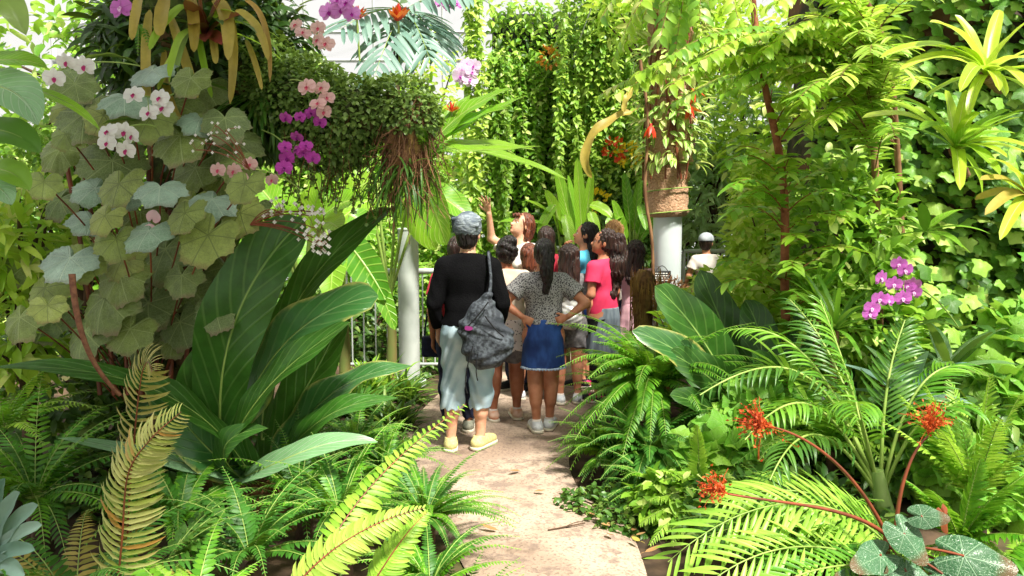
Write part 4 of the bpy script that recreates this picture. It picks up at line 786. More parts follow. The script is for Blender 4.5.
rosette('striped-leaf plant with grey-green leaves below the purple orchid', P(905, 400, 4.0), 16, .4, .09, [M_strip, M_blue])
rosette('second striped-leaf plant, darker, right of the grey-green one', P(948, 372, 4.2), 14, .4, .1, [M_smallD, M_strip])
rosette('green dracaena with narrow arching leaves, left of the purple orchid', P(835, 330, 4.3), 34, .42, .03, [M_palm, M_palmD], prof=STRAP)
rosette('dracaena with upright narrow leaves in front of the brown-stemmed tree', P(818, 300, 4.9), 26, .38, .035, [M_broad, M_palm], prof=STRAP)
rosette('leafy dracaena by the dark paddle leaves', P(790, 380, 4.4), 26, .4, .035, [M_palmB, M_palm], prof=STRAP)
# purple orchid
orchid('rose-purple orchid spray among the foliage on the right', [(960, 330, 4.0), (935, 290, 3.9), (900, 262, 3.85), (866, 312, 3.8)], [(881, 278), (894, 284), (905, 270), (908, 286), (914, 292), (880, 299), (888, 300), (872, 308), (870, 314), (903, 298), (913, 284), (899, 264)], OG, .04, leaves=4)
# --- brown-stemmed tree with opposite leaves
def branchtree(label, trunk, tips, m, npin=12, plen=.13, pw=.055, r=.03, cat='tree', name='leafy_tree', start=(.3, .95), up=UP, tm=None, droop=.4, pprof=OVATE, ang=1.1, jit=.25):
    path = bez(pq(trunk), 30); b0 = path[0].copy(); zb = soilz(b0[0], b0[1]); t = thing(name, label, cat, (b0[0], b0[1], zb)); path = np.vstack([[b0[0], b0[1], zb - .05], path])
    mb = MB(); tube(mb, path, np.linspace(r, r * .55, len(path)), 10, bump=.08); mb.build('trunk', tm or M_barkL, t)
    for k, tp in enumerate(tips):
        tp = P(*tp[:3]); d = np.linalg.norm(path - tp, axis=1) + np.clip(path[:, 2] - tp[2] + .1, 0, 9) * 1.5; s = path[int(np.argmin(d))]
        mb = MB(); L = np.linalg.norm(tp - s); frond(mb, [s, s + (tp - s) * .35 + UP * L * .2, s + (tp - s) * .7 + UP * L * .2, tp], up, max(5, int(npin * L / .7)), plen, pw, ang, droop=droop, rach=.005, jit=jit, prof=lambda t: np.minimum(1, .7 + t), fold=.25, ns=5, pprof=pprof); mb.build('branch', [m if not isinstance(m, list) else m[k % len(m)], tm or M_barkL], t)
    return t
tips = [(rng.uniform(722, 870), rng.uniform(90, 330), rng.uniform(4.6, 5.6)) for _ in range(46)]
branchtree('slender tree with a reddish-brown trunk and paired light green leaves', [(790, 400, 5.2), (785, 300, 5.2), (783, 180, 5.2), (760, 60, 5.2), (750, -30, 5.2)], tips, [M_small, M_smallY, M_broad], plen=.13, pw=.05, r=.035, tm=mat('red_bark', '9a5f3e', '7a4226', rough=.8, scale=20, bump=.4))
tips = [(rng.uniform(600, 790), rng.uniform(-10, 110), rng.uniform(4.0, 5.2)) for _ in range(40)] + [(600, 20, 4.6), (612, 62, 4.6), (635, 75, 4.4), (660, 40, 4.3), (600, 95, 4.8), (640, 5, 4.2), (700, 20, 4.2), (690, 75, 4.3), (720, 50, 4.5)]
branchtree('tree with drooping yellow-green leaves leaning in at the top, over the wrapped pillar', [(905, 400, 5.6), (900, 200, 5.5), (880, 30, 5.3), (800, -60, 5.0), (700, -60, 4.7)], tips, [M_smallY, M_small, M_smallY], plen=.105, pw=.04, npin=18, r=.025, droop=.9, ang=1.2)
tips = [(rng.uniform(790, 930), rng.uniform(-10, 140), rng.uniform(4.2, 5.2)) for _ in range(30)]
branchtree('tree with fine feathery yellow-green leaves at the top right', [(880, 420, 5.4), (880, 200, 5.4), (870, 60, 5.3), (860, -60, 5.2)], tips, [M_smallY, M_fernY, M_small], plen=.13, pw=.03, npin=20, r=.03)
# pandan / bright straps
def straps(label, c, tips, W, m, name='pandanus', cat='plant', stemto=None):
    c = P(*c); t = thing(name, label, cat, c)
    mb = MB(); q = stemto or [c + [0, .3, -.5], c]; tube(mb, bez(q, 8), .03, 8, bump=.15); mb.build('stem', M_barkL, t)
    for tp in tips:
        tpp = P(*tp[:3]); L = np.linalg.norm(tpp - c); bigleaf(t, [c, c + (tpp - c) * .4 + UP * L * .22, tpp], W * (tp[3] if len(tp) > 3 else 1), m if not isinstance(m, list) else m[rng.integers(0, len(m))], up=(0, -.6, .9), prof=STRAP, nc=4, rib=0, n=18, fold=.45, wave=.05)
    for k in range(11):
        bigleaf(t, arch(c, rng.uniform(2.6, 6.8), rng.uniform(-.1, 1.2), rng.uniform(.3, .5), rng.uniform(.7, 1.7), 4), W * .75, m if not isinstance(m, list) else m[k % len(m)], up=(0, -.3, 1), prof=STRAP, nc=4, rib=0, n=14, fold=.4, wave=.06)
    return t
straps('bright yellow-green strap-leaved plant high on the right, upper of two', (985, 75, 4.0), [(930, 22, 3.6), (880, 58, 3.5), (895, 50, 3.7), (955, 15, 4.1), (1030, 20, 3.8), (1040, 60, 3.6), (1030, 90, 3.5), (960, 92, 3.5), (900, 70, 3.6), (1000, 10, 4.2)], .075, M_pandan, stemto=[P(1000, 90, 5.0), P(985, 75, 4.0)])
straps('bright yellow-green strap-leaved plant lower on the right, reaching left', (955, 150, 4.2), [(862, 118, 3.8), (900, 98, 3.9), (880, 100, 4.2), (945, 90, 4.2), (1010, 110, 4.0), (990, 130, 3.7), (920, 130, 3.7), (1035, 150, 3.8), (960, 190, 3.8), (1000, 175, 3.7)], .08, [M_pandan, M_broadY], stemto=[P(965, 175, 5.0), P(955, 150, 4.2)])
straps('bright yellow strap-leaved plant cut by the right edge', (1030, 200, 3.9), [(980, 180, 3.7), (985, 215, 3.6), (1000, 240, 3.6), (1010, 170, 3.7), (1050, 160, 3.7), (975, 200, 3.8)], .07, [M_pandan, M_yel], stemto=[P(1040, 240, 4.8), P(1030, 200, 3.9)])
rosette('epiphyte with long shiny green leaves on the vine wall above the orchid', P(925, 232, 4.5), 9, .35, .07, [M_broad, M_palm], el=(.0, 1.0), stem=False)
# --- vine-covered rock wall
M_rock = mat('dark_rock', '4a4034', '2a2720', rough=.95, scale=7, bump=1., C='6a4a34')
mb = MB(); xs_ = np.linspace(P(835, 0, 6.2)[0], P(1130, 0, 6.2)[0], 26); zs_ = np.linspace(-.1, 3.8, 30); XX, ZZ = np.meshgrid(xs_, zs_, indexing='ij')
YY = 6.0 - .9 * (XX - xs_[0]) / (xs_[-1] - xs_[0]) + .25 * np.sin(XX * 4 + ZZ * 2) * np.cos(ZZ * 3) + .12 * rng.normal(size=XX.shape) * .4 + .12 * ZZ
wallp = np.stack([XX, YY, ZZ], -1); i, j = np.meshgrid(np.arange(25), np.arange(29), indexing='ij'); a0 = i * 30 + j
mb.add(wallp.reshape(-1, 3), np.stack([a0, a0 + 30, a0 + 31, a0 + 1], -1).reshape(-1, 4)); bk = wallp + [0, .7, 0]; mb.add(bk.reshape(-1, 3), np.stack([a0, a0 + 1, a0 + 31, a0 + 30], -1).reshape(-1, 4))
e1 = [(i_, 0) for i_ in range(26)] + [(25, j_) for j_ in range(1, 30)] + [(i_, 29) for i_ in range(24, -1, -1)] + [(0, j_) for j_ in range(28, 0, -1)]
ids = np.array([a * 30 + b_ for a, b_ in e1]); nx = np.roll(ids, -1); mb.add(np.vstack([wallp.reshape(-1, 3), bk.reshape(-1, 3)]), np.stack([ids, nx, nx + 780, ids + 780], -1))
tag(mb.build('rock_wall', M_rock), 'dark rough rock wall behind the ivy on the right', 'rock')
t = thing('climbing_ivy', 'dense light green lobed-leaf ivy covering the rock wall on the right', 'ivy', (float(xs_[8]), 5.3, 0))
for lay, (k, R, m) in enumerate([(3000, .058, M_ivy), (1500, .055, leafmat('ivy_deep', '2f5c1c', '4f8028', vein='7a9c50', mode='disc', trans=.25, vs_=.4)), (1100, .05, leafmat('ivy_highlight', '9cc44a', 'c0d868', vein='d8e498', mode='disc', trans=.4, vs_=.4))]):  # palest leaf layer puts sunlit highlights into the ivy colour
    ii = rng.uniform(0, 24.99, k); jj = rng.uniform(0, 28.9, k); p = wallp[ii.astype(int), jj.astype(int)] + np.stack([rng.uniform(-.06, .06, k), -rng.uniform(.02, .38, k) - .1 * np.sin(ii * 1.3 + jj * .9), rng.uniform(-.07, .07, k)], -1)
    mb = MB(); discs(mb, p, np.stack([rng.normal(0, .5, k), -.45 + 0 * ii, -.8 + rng.normal(0, .3, k)], -1), np.stack([rng.normal(0, .35, k), np.full(k, -.7), rng.uniform(.5, 1.5, k)], -1), R * rng.uniform(.6, 1.3, k), cup=.25, lobes=5, depth=.32, wave=.04, nphi=25, rings=2, tip=.4, sinus=.6); tag(mb.build('foliage', m, t), kind='stuff')
mb = MB()
for k in range(30):
    i_ = rng.integers(0, 25); x = [wallp[int(np.clip(i_ + 2 * math.sin(q * .4 + k), 0, 25)), q] + [0, -.06, 0] for q in range(0, 30, 2)]; tube(mb, bez(x, 45), .008, 5)
mb.build('stem', M_bark, t)
mass('shrub', 'low shrub with fresh star-lobed leaves between the fern bank and the palm', 'shrub', [E(735, 440, 4.4, 45, 30), E(770, 410, 4.5, 50, 30), E(700, 455, 4.3, 30, 20)], 700, .14, 0, M_ivy, kindleaf='disc', cam_bias=.6)
mass('shrub', 'broad-leaved shrub right of the palm crownshaft', 'shrub', [E(950, 470, 3.9, 50, 35), E(1000, 500, 3.7, 50, 30)], 600, .14, 0, M_ivy, kindleaf='disc', cam_bias=.6)
# fill shrubs right (under orchid, beside)
mass('shrub', 'mid-green shrub with oval leaves between the brown-trunked tree and the ivy', 'shrub', [E(840, 240, 5.6, 60, 90), E(860, 320, 5.4, 70, 60)], 2600, .13, .055, M_small, cam_bias=.4, ns=4)
mass('shrub', 'yellow-green shrub at the foot of the brown-trunked tree', 'shrub', [E(740, 320, 5.8, 60, 60), E(800, 340, 5.5, 60, 50)], 2200, .12, .05, M_smallY, cam_bias=.4)
mass('shrub', 'leafy shrub low on the right edge under the ivy', 'shrub', [E(985, 400, 4.4, 60, 45), E(1030, 350, 4.6, 50, 50)], 900, .14, 0, M_ivy, kindleaf='disc', cam_bias=.6)
mass('shrub', 'dark shrub in the shade behind the bright right-hand ferns', 'shrub', [E(940, 450, 4.2, 110, 60), E(800, 440, 4.8, 80, 50)], 2600, .1, .05, M_smallD, cam_bias=.4)
mass('shrub', 'light shrub behind the white pillar, right of the capped visitor', 'shrub', [E(765, 215, 7.4, 34, 70), E(765, 300, 7.0, 50, 45)], 2200, .13, .055, M_smallY, cam_bias=.4)
# bright leaves next to the stump + small yellowish sprig
branchtree('yellow-leaved sprig rising beside the shaggy stump', [(665, 375, 5.3), (668, 340, 5.3)], [(655, 312, 5.2), (672, 305, 5.3), (680, 318, 5.2), (660, 330, 5.1), (676, 345, 5.1)], M_smallY, npin=14, plen=.09, pw=.035, r=.008, name='sapling', cat='plant')
# --- pillar plants
t = thing('climbing_plant', 'climbing plant with striped leaves clinging to the wrapped pillar', 'climber', P(665, 160, YP - .22))
mb = MB(); k = 520; z = rng.uniform(P(0, 165, YP)[2], P(0, -20, YP)[2], k); a = rng.uniform(-PI - .3, .3, k); p = np.stack([px0 + .25 * np.cos(a), YP + .25 * np.sin(a), z], -1)
blades(mb, p, np.stack([np.cos(a), np.sin(a), rng.uniform(-.9, .4, k)], -1) + rng.normal(size=(k, 3)) * .4, UP + np.stack([np.cos(a), np.sin(a), 0 * a], -1), rng.uniform(.09, .18, k), rng.uniform(.04, .06, k), droop=.8, ns=5); mb.build('foliage', leafmat('pillar_leaf', '6f9f3c', 'b4cc60', vein='dbe6a0', nv=1, trans=.35, vs_=0, veinw=.2, C='e8dc9a'), t)
mb = MB()
for q in range(8):
    a0_ = rng.uniform(-3, 0); zz = np.linspace(P(0, 180, YP)[2], P(0, -20, YP)[2], 24); tube(mb, np.stack([px0 + .22 * np.cos(a0_ + .5 * np.sin(zz * 2 + q)), YP + .22 * np.sin(a0_ + .5 * np.sin(zz * 2 + q)), zz], -1), .008, 5)
mb.build('stem', M_stalkRed, t)
for lab, c in [('red hanging flower on the right side of the wrapped pillar, upper', (693, 90, YP - .3)), ('red hanging flower on the right side of the wrapped pillar, lower', (690, 106, YP - .3)), ('small red flower on the left of the wrapped pillar', (651, 125, YP - .3))]:
    c = P(*c); t = thing('red_flower', lab, 'flower', c); mb = MB(); k = 7; tube(mb, [c + [0, .01, .01], c - [0, 0, .02]], .012, 8); blades(mb, np.repeat(c[None], k, 0), rng.normal(size=(k, 3)) * .5 + [0, -.3, -1], rng.normal(size=(k, 3)) + [0, -1, 0], .12, .03, droop=.5, ns=5); mb.build('petals', leafmat('petal_red', 'd8281c', 'e64a2a', trans=.3), t); mb = MB(); tube(mb, [c + [0, .12, .08], c], .004, 5); mb.build('stalk', M_stalkG, t)
for lab, pts, W in [('long curved yellow dead leaf hanging left of the wrapped pillar', [(632, 112, 5.9), (600, 118, 5.8), (572, 150, 5.8), (592, 178, 5.8)], .085), ('short yellow dead leaf hanging above the long curved one', [(634, 84, 5.9), (630, 95, 5.8), (624, 100, 5.8), (624, 112, 5.8)], .06), ('yellow drying leaf under the leaning branches beside the pillar', [(680, 62, 5.8), (678, 70, 5.8), (676, 76, 5.8), (677, 86, 5.8)], .07)]:
    mb = MB(); leafpath(mb, pq(pts), (-.4, -.8, .5), W, STRAP, 4, .35, .3, n=30); tube(mb, [P(*pts[0]), P(pts[0][0] + 6, pts[0][1] - 4, YP - .15)], .004, 5, 0); tag(mb.build('dead_leaf', M_yel), lab, 'leaf')
# ================================================================ BACKGROUND
# living wall
x0, x1 = P(492, 0, 10.6)[0], P(665, 0, 10.6)[0]; zt = P(0, 14, 10.6)[2]
t = thing('living_wall', 'tall living wall of hanging greenery with dark planting pockets behind the visitors', 'green wall', ((x0 + x1) / 2, 10.6, 0))
mb = MB(); box(mb, (x0, 10.6, -.05), (x1, 10.85, zt)); mb.build('backing_panel', mat('black_felt', '1d1f1c', '30322c', rough=.9, scale=8, bump=.5), t, smooth=False)
M_pock = mat('pocket_black', '202226', '33363a', rough=.7, scale=10)
for i in range(7):
    for j in range(11):
        c = np.array([x0 + (i + .5) * (x1 - x0) / 7, 10.58, .35 + j * (zt - .4) / 11]); mb = MB(); w_ = .15
        V = [c + [-w_, 0, .12], c + [w_, 0, .12], c + [w_ * .8, 0, -.12], c + [-w_ * .8, 0, -.12], c + [-w_, -.16, .12], c + [w_, -.16, .12], c + [w_ * .7, -.08, -.12], c + [-w_ * .7, -.08, -.12]]
        mb.add(V, [(4, 5, 6, 7), (0, 4, 7, 3), (1, 2, 6, 5), (3, 7, 6, 2), (0, 1, 5, 4)]); mb.build('planting_pocket', M_pock, t, smooth=False)
mb = MB(); mb2 = MB(); k = 9000; x = rng.uniform(x0 - .05, x1 + .05, k); z = rng.uniform(0, zt + .1, k)
keep = rng.uniform(0, 1, k) < .35 + .65 * (np.sin(x * 5.5 + 1) * np.sin(z * 2.1 + x) > -.45); x, z = x[keep], z[keep]; k = len(x)
p = np.stack([x, 10.55 - rng.uniform(0, .3, k), z], -1)
blades(mb, p, np.stack([rng.normal(0, .5, k), -np.full(k, .6), rng.uniform(-1, .4, k)], -1), UP + rng.normal(size=(k, 3)) * .4 + [0, -.5, 0], rng.uniform(.08, .17, k), rng.uniform(.03, .07, k), droop=.8, ns=4); tag(mb.build('foliage', leafmat('wall_leaf', '649a2c', 'b0d050', trans=.4, C='3a601f'), t), kind='stuff')
def vines(label, xr, Y, ztop, zbot, n, sz, m, name='hanging_vine', cat='vine', jit=.12, dens=.045, base=None):
    t = thing(name, label, cat, base if base is not None else (sum(xr) / 2, Y, ztop if isinstance(ztop, float) else 0)); mb = MB(); ms = MB()
    for s in range(n):
        xx = rng.uniform(*xr); z1 = ztop + rng.uniform(-.15, .1); z0 = zbot + rng.uniform(0, (z1 - zbot) * .6) * rng.uniform(0, 1); kk = max(5, int((z1 - z0) / dens)); ph = rng.uniform(0, 6)
        zz = np.linspace(z1, z0, kk); line = np.stack([xx + jit * .4 * np.sin(zz * 2 + ph), Y + jit * .5 * np.cos(zz * 2.4 + ph) + rng.uniform(-jit, jit), zz], -1); tube(ms, line, .004, 4)
        for rep in range(2): blades(mb, line, rng.normal(size=(kk, 3)) * [1, .8, .4] + [0, -.4, -.4], UP + rng.normal(size=(kk, 3)) * .3 + [0, -.4, 0], sz * rng.uniform(.6, 1.3, kk), sz * .55, droop=.7, ns=3)
    mb.build('foliage', m, t); ms.build('stem', M_stalkG, t); return t
X_ = lambda px, Y: P(px, 200, Y)[0]; Z_ = lambda py, Y: P(512, py, Y)[2]
vines('light green vines trailing over the left part of the living wall', (X_(500, 10), X_(565, 10)), 10.1, float(Z_(58, 10)), float(Z_(210, 10)), 34, .1, M_small)
vines('thick curtain of trailing vines over the right part of the living wall', (X_(560, 9.6), X_(645, 9.6)), 9.7, float(Z_(-6, 9.7)), float(Z_(215, 9.7)), 60, .1, leafmat('vine_leaf', '7aa83c', 'b2cc58', trans=.4, C='4c7a28'))
vines('leafy vine column climbing a wire at the left end of the living wall', (X_(468, 8.8), X_(482, 8.8)), 8.8, float(Z_(-10, 8.8)), 0.0, 12, .1, leafmat('vine_leaf2', '86b040', 'c2d860', trans=.4))
vines('dense dark green vine column in front of the living wall, left of centre', (X_(486, 8.9), X_(504, 8.9)), 8.9, float(Z_(60, 8.9)), 0.0, 26, .09, M_small)
for lab, c, colr in [('cluster of red flowers low on the living wall', (614, 150, 9.4), 'd8281c'), ('small yellow flower cluster on the living wall', (628, 155, 9.4), 'e8c81c'), ('yellow flowers behind the visitors, above the girl in pink', (598, 200, 9.3), 'f0cc20'), ('orange flowers near the top of the dark planting pockets', (550, 57, 9.9), 'e08a2a')]:
    cc = P(*c); t = thing('flower_cluster', lab, 'flower', cc); mb = MB(); k = 60; p, v = inell(k, cc, (.14, .1, .14), .2); blades(mb, p, v + [0, -.5, 0], rng.normal(size=(k, 3)), .06, .045, ns=3); tag(mb.build('blossoms', leafmat('fl_' + colr, colr, colr, trans=.3), t), kind='stuff'); mb = MB(); tube(mb, bez([cc + [0, 1.1 if c[2] > 9 else .5, -.3], cc], 6), .01, 5); mb.build('stalk', M_stalkG, t)
# banana-like plants behind visitors
M_stem = mat('stem_dull', '5f6e34', '77643c', rough=.6, scale=5, stretch=(1, 1, .4))
def banana(label, base, leaves, m=M_broadY, name='banana_plant', cat='banana plant'):
    b = np.array(base, float); zb = soilz(b[0], b[1]); t = thing(name, label, cat, (b[0], b[1], zb))
    mb = MB(); tube(mb, [(b[0], b[1], zb - .05), (b[0] + .02, b[1], zb + .5), (b[0], b[1], zb + .9)], [.06, .045, .03], 12); mb.build('stem', M_stem, t)
    s = np.array([b[0], b[1], zb + .85])
    for lf in leaves:
        tip, W = P(*lf[:3]), lf[3]; mid = P(*lf[4]) if len(lf) > 4 else (s + tip) / 2 + UP * .2; up = lf[5] if len(lf) > 5 else (0, -.7, .7)
        mb = MB(); tube(mb, bez([s, (s + mid) / 2 + [0, 0, .05], mid], 8), .014, 7, 1); leafpath(mb, [mid, mid + (tip - mid) * .5 + UP * .06, tip], up, W, pf(.35, .5), 6, .25, .06, n=22, rib=.01); mb.build('leaf', [m, M_stalkG], t)
    return t
bb = lambda px, Y: (X_(px, Y), Y, 0)
banana('banana-like plant directly behind the ponytailed girl, with upright bright leaves', bb(566, 8.4), [(556, 168, 8.3, .15, (572, 235, 8.3)), (577, 158, 8.2, .13, (582, 240, 8.3)), (525, 200, 8.1, .14, (565, 225, 8.3), (0, -.4, 1)), (500, 222, 8.0, .12, (550, 226, 8.2), (0, -.4, 1)), (592, 172, 8.3, .11, (585, 230, 8.4)), (545, 190, 8.2, .15, (565, 235, 8.3), (.3, -.8, .3)), (612, 218, 8.2, .15, (590, 205, 8.3)), (568, 175, 8.5, .12, (575, 235, 8.4), (.6, -.6, .2)), (538, 235, 8.1, .12, (555, 205, 8.2)), (572, 250, 8.0, .13, (565, 215, 8.2)), (598, 240, 8.1, .12, (590, 212, 8.2))])
banana('banana-like plant behind the girl in pink, its leaves fanning out right', bb(632, 8.8), [(624, 172, 8.8, .12, (630, 225, 8.8)), (652, 195, 8.7, .12, (638, 235, 8.7)), (612, 200, 8.6, .13, (626, 240, 8.7)), (660, 212, 8.6, .12, (640, 240, 8.7)), (640, 178, 8.8, .11, (634, 230, 8.8)), (606, 225, 8.6, .12, (622, 215, 8.7)), (646, 230, 8.5, .12, (640, 205, 8.7))], M_broad)
t = thing('epiphyte', 'epiphyte with long bright leaves sweeping right from behind the root clump', 'plant', P(430, 150, 4.15))
for tip, W, mid, up in [((512, 88, 4.3), .17, (455, 108, 4.2), (-.2, -.5, .9)), ((525, 96, 4.3), .1, (460, 122, 4.2), (-.1, -.5, .9)), ((508, 108, 4.2), .13, (450, 118, 4.2), (-.1, -.5, .9)), ((540, 146, 4.1), .07, (465, 152, 4.1), (0, -.5, .9)), ((568, 180, 4.2), .09, (490, 142, 4.2), (0, -.6, .9)), ((535, 150, 4.4), .1, (480, 138, 4.3), (0, -.6, .9)), ((470, 95, 4.4), .12, (440, 130, 4.2), (0, -1, .5))]:
    bigleaf(t, [P(428, 150, 4.1), P(*mid), P(*tip)], W, M_broadY, up=up, nc=6)
mb = MB(); tube(mb, bez([P(415, 130, 3.95), P(422, 140, 4.05), P(428, 152, 4.1)], 6), .03, 8, bump=.2); mb.build('stem', M_stem, t)
banana('big-leaved plant with broad drooping leaves right above the grey post', bb(388, 7.2), [(447, 245, 6.6, .42, (415, 165, 6.8), (-.6, -.8, .1)), (436, 250, 6.9, .35, (398, 180, 7.0), (-.5, -.8, .2)), (470, 218, 7.0, .3, (425, 190, 7.1), (0, -.7, .7)), (350, 190, 7.0, .3, (375, 180, 7.1)), (330, 230, 6.8, .3, (370, 200, 7.0))], M_broadY)
banana('yellowing big-leaved plant just left of the grey post', bb(340, 6.6), [(386, 300, 6.2, .3, (345, 240, 6.4), (-.4, -.8, .6)), (330, 300, 6.2, .26, (335, 245, 6.4), (0, -.8, .6)), (300, 270, 6.2, .26, (320, 240, 6.4)), (395, 330, 6.2, .16, (370, 270, 6.3)), (372, 240, 6.5, .24, (350, 215, 6.5)), (300, 235, 6.4, .24, (322, 215, 6.5))], M_broad)
banana('bright green big-leaved plant under the creeper limb', bb(300, 5.4), [(275, 200, 5.2, .26, (290, 230, 5.3)), (320, 190, 5.2, .26, (310, 230, 5.3)), (360, 200, 5.2, .24, (325, 215, 5.3)), (335, 165, 5.2, .22, (315, 200, 5.3)), (250, 180, 5.3, .22, (280, 215, 5.3)), (378, 180, 5.3, .2, (345, 200, 5.3)), (340, 230, 5.0, .22, (320, 225, 5.2))], M_broadY)
# masses
mass('shrub', 'fresh green small-leaved shrub behind the begonia at the left', 'shrub', [E(75, 130, 4.6, 50, 60), E(50, 200, 4.6, 60, 70), E(95, 170, 4.8, 50, 60)], 5000, .05, .028, M_small, cam_bias=.3, ns=3)
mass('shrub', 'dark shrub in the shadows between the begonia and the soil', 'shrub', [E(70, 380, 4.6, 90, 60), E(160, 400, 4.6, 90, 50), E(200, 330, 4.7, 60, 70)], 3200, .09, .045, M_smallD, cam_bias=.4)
mass('bamboo_clump', 'loose yellow-green cane clump at the left edge', 'shrub', [E(25, 240, 4.0, 50, 70), E(20, 330, 3.9, 40, 60)], 700, .16, .045, M_smallY, shell=.1, cam_bias=.3)
mass('bush', 'shaded bush behind the post and the left railing', 'shrub', [E(380, 330, 8.6, 50, 60), E(320, 330, 8.2, 60, 60), E(400, 380, 8.0, 60, 40)], 3600, .12, .05, M_smallD, cam_bias=.4)
mass('bush', 'light bush seen through the railing bars left of the post', 'shrub', [E(390, 290, 9.0, 50, 50), E(350, 250, 9.2, 60, 60)], 3000, .13, .05, M_small, cam_bias=.4)
mass('bush', 'bush directly behind the woman in black', 'shrub', [E(440, 230, 9.4, 40, 50), E(450, 300, 9.2, 50, 60), E(480, 240, 9.6, 30, 60)], 3600, .12, .05, M_small, cam_bias=.4)
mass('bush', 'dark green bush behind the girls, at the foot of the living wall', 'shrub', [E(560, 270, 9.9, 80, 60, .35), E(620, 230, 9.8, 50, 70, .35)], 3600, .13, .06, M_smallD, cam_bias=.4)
mass('broad_tree', 'tall bright tree behind the left railing, under the creeper', 'tree', [E(330, 190, 10.5, 90, 80), E(270, 130, 10.5, 90, 80), E(390, 200, 10.6, 60, 70)], 5000, .2, .09, M_small, cam_bias=.4, tr=.1)
mass('broad_tree', 'airy tree with white sky behind it, upper left corner', 'tree', [E(60, 60, 9.5, 90, 90), E(150, 40, 9.5, 80, 70), E(-10, 120, 9.5, 60, 80)], 1000, .22, .1, M_small, cam_bias=.3, shell=.05, tr=.08)
mass('broad_tree', 'full green tree behind the begonia, far left', 'tree', [E(40, 230, 9, 110, 90), E(150, 200, 9, 100, 90), E(60, 330, 8.5, 110, 70)], 5000, .2, .09, M_small, cam_bias=.4, tr=.1)
mass('broad_tree', 'pale tree far behind the gap between the palm and the vine column', 'tree', [E(430, 80, 12.5, 30, 55), E(405, 140, 12.3, 50, 60), E(450, 150, 12.3, 40, 50)], 1400, .16, .08, M_smallY, cam_bias=.3, shell=.1, tr=.07)
mass('broad_tree', 'tree right of the wrapped pillar with silvery light leaves', 'tree', [E(720, 130, 10.5, 60, 70), E(705, 200, 10.5, 45, 50)], 2600, .17, .06, leafmat('silver_leaf', '8fae7c', 'b4ca92', trans=.35), cam_bias=.3, shell=.15, tr=.07)
mass('broad_tree', 'dark evergreen tree just behind the capped visitor', 'tree', [E(700, 190, 12.5, 60, 60), E(740, 230, 12.5, 60, 60), E(680, 260, 12, 50, 50)], 4200, .14, .06, M_smallD, cam_bias=.4, tr=.08)
mass('broad_tree', 'tall yellow-green tree behind the slender brown-trunked tree', 'tree', [E(800, 110, 9.5, 90, 110), E(860, 60, 9.2, 90, 90), E(800, 250, 9, 70, 100)], 5200, .19, .07, M_smallY, cam_bias=.4, tr=.1)
mass('broad_tree', 'leafy tree filling the top right corner above the ivy', 'tree', [E(930, 20, 7.8, 90, 70), E(1010, 40, 7.6, 80, 90)], 2800, .17, .07, M_small, cam_bias=.4, tr=.08)
mass('broad_tree', 'overhanging bright leaves at the top, over the living wall', 'tree', [E(650, 10, 8.2, 60, 40), E(700, 40, 8.4, 60, 50)], 1500, .15, .06, M_smallY, cam_bias=.3, shell=.1, tr=.06)
# far hedge along the glass
for lab, cx_, w_, m in [('dense hedge along the glass wall, far left section', -6.5, 2.6, M_smallD), ('dense hedge along the glass wall, section left of the post', -2.8, 2.2, M_small), ('dense hedge along the glass wall, section right of the pillar', 4.0, 2.2, M_small), ('dense hedge along the glass wall, far right section', 7.6, 2.4, M_smallD)]:
    mass('hedge', lab, 'hedge', [(np.array([cx_, 13.5, 1.0]), (w_, .8, 1.3)), (np.array([cx_ + .6, 13.8, 2.3]), (w_ * .8, .8, .9))], 4200, .22, .1, m, cam_bias=.5, tr=.07)
# low planting under foreground right/left to hide bare soil
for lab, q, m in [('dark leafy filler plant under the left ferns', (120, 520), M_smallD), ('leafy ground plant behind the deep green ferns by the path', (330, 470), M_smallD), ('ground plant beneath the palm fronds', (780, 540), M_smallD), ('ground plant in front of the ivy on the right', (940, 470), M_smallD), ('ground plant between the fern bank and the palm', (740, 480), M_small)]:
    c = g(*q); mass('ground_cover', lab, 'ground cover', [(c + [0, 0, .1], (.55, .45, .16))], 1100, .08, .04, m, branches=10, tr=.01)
# litter
M_dry = leafmat('dry_leaf', '8a5f3c', 'b08a58', trans=.15, rough=.8)
for (x, y) in [(534, 491), (575, 507), (590, 512), (613, 524), (606, 533), (600, 497), (640, 541), (636, 535), (645, 552), (520, 470), (560, 455), (625, 516), (635, 528), (498, 530)]:
    c = G(x, y, .025); a = rng.uniform(0, 6.28); mb = MB(); D = np.array([math.cos(a), math.sin(a), .05]); blades(mb, c, D, UP + rng.normal(size=3) * .2, rng.uniform(.05, .1), .03, droop=-.4, ns=6, nc=2); blades(mb, c, D * [-1, -1, 1], UP, .03, .004, ns=3)
    tag(mb.build('fallen_leaf', M_yel if x == 640 else M_dry), 'dry brown fallen leaf on the sandy path' if x != 640 else 'yellowed fallen leaf at the right path edge', 'leaf', 'fallen leaves on the path' if x != 640 else None)
for n_, (pts, lab) in enumerate([([(568, 495), (580, 500), (600, 506)], 'thin twig on the path beside the fern bank'), ([(585, 523), (565, 527), (548, 530)], 'thin twig on the path, nearest the camera'), ([(570, 502), (578, 512), (586, 514)], 'forked brown debris lying mid path')]):
    mb = MB(); q = [G(*p, .022) for p in pts]; tube(mb, bez(q, 8), .004, 5, bump=.2); tube(mb, bez([q[1], q[1] + [.05, .06, .005], q[1] + [.1, .07, .0]], 5), .0025, 4); tag(mb.build('twig', M_bark), lab, 'twig')
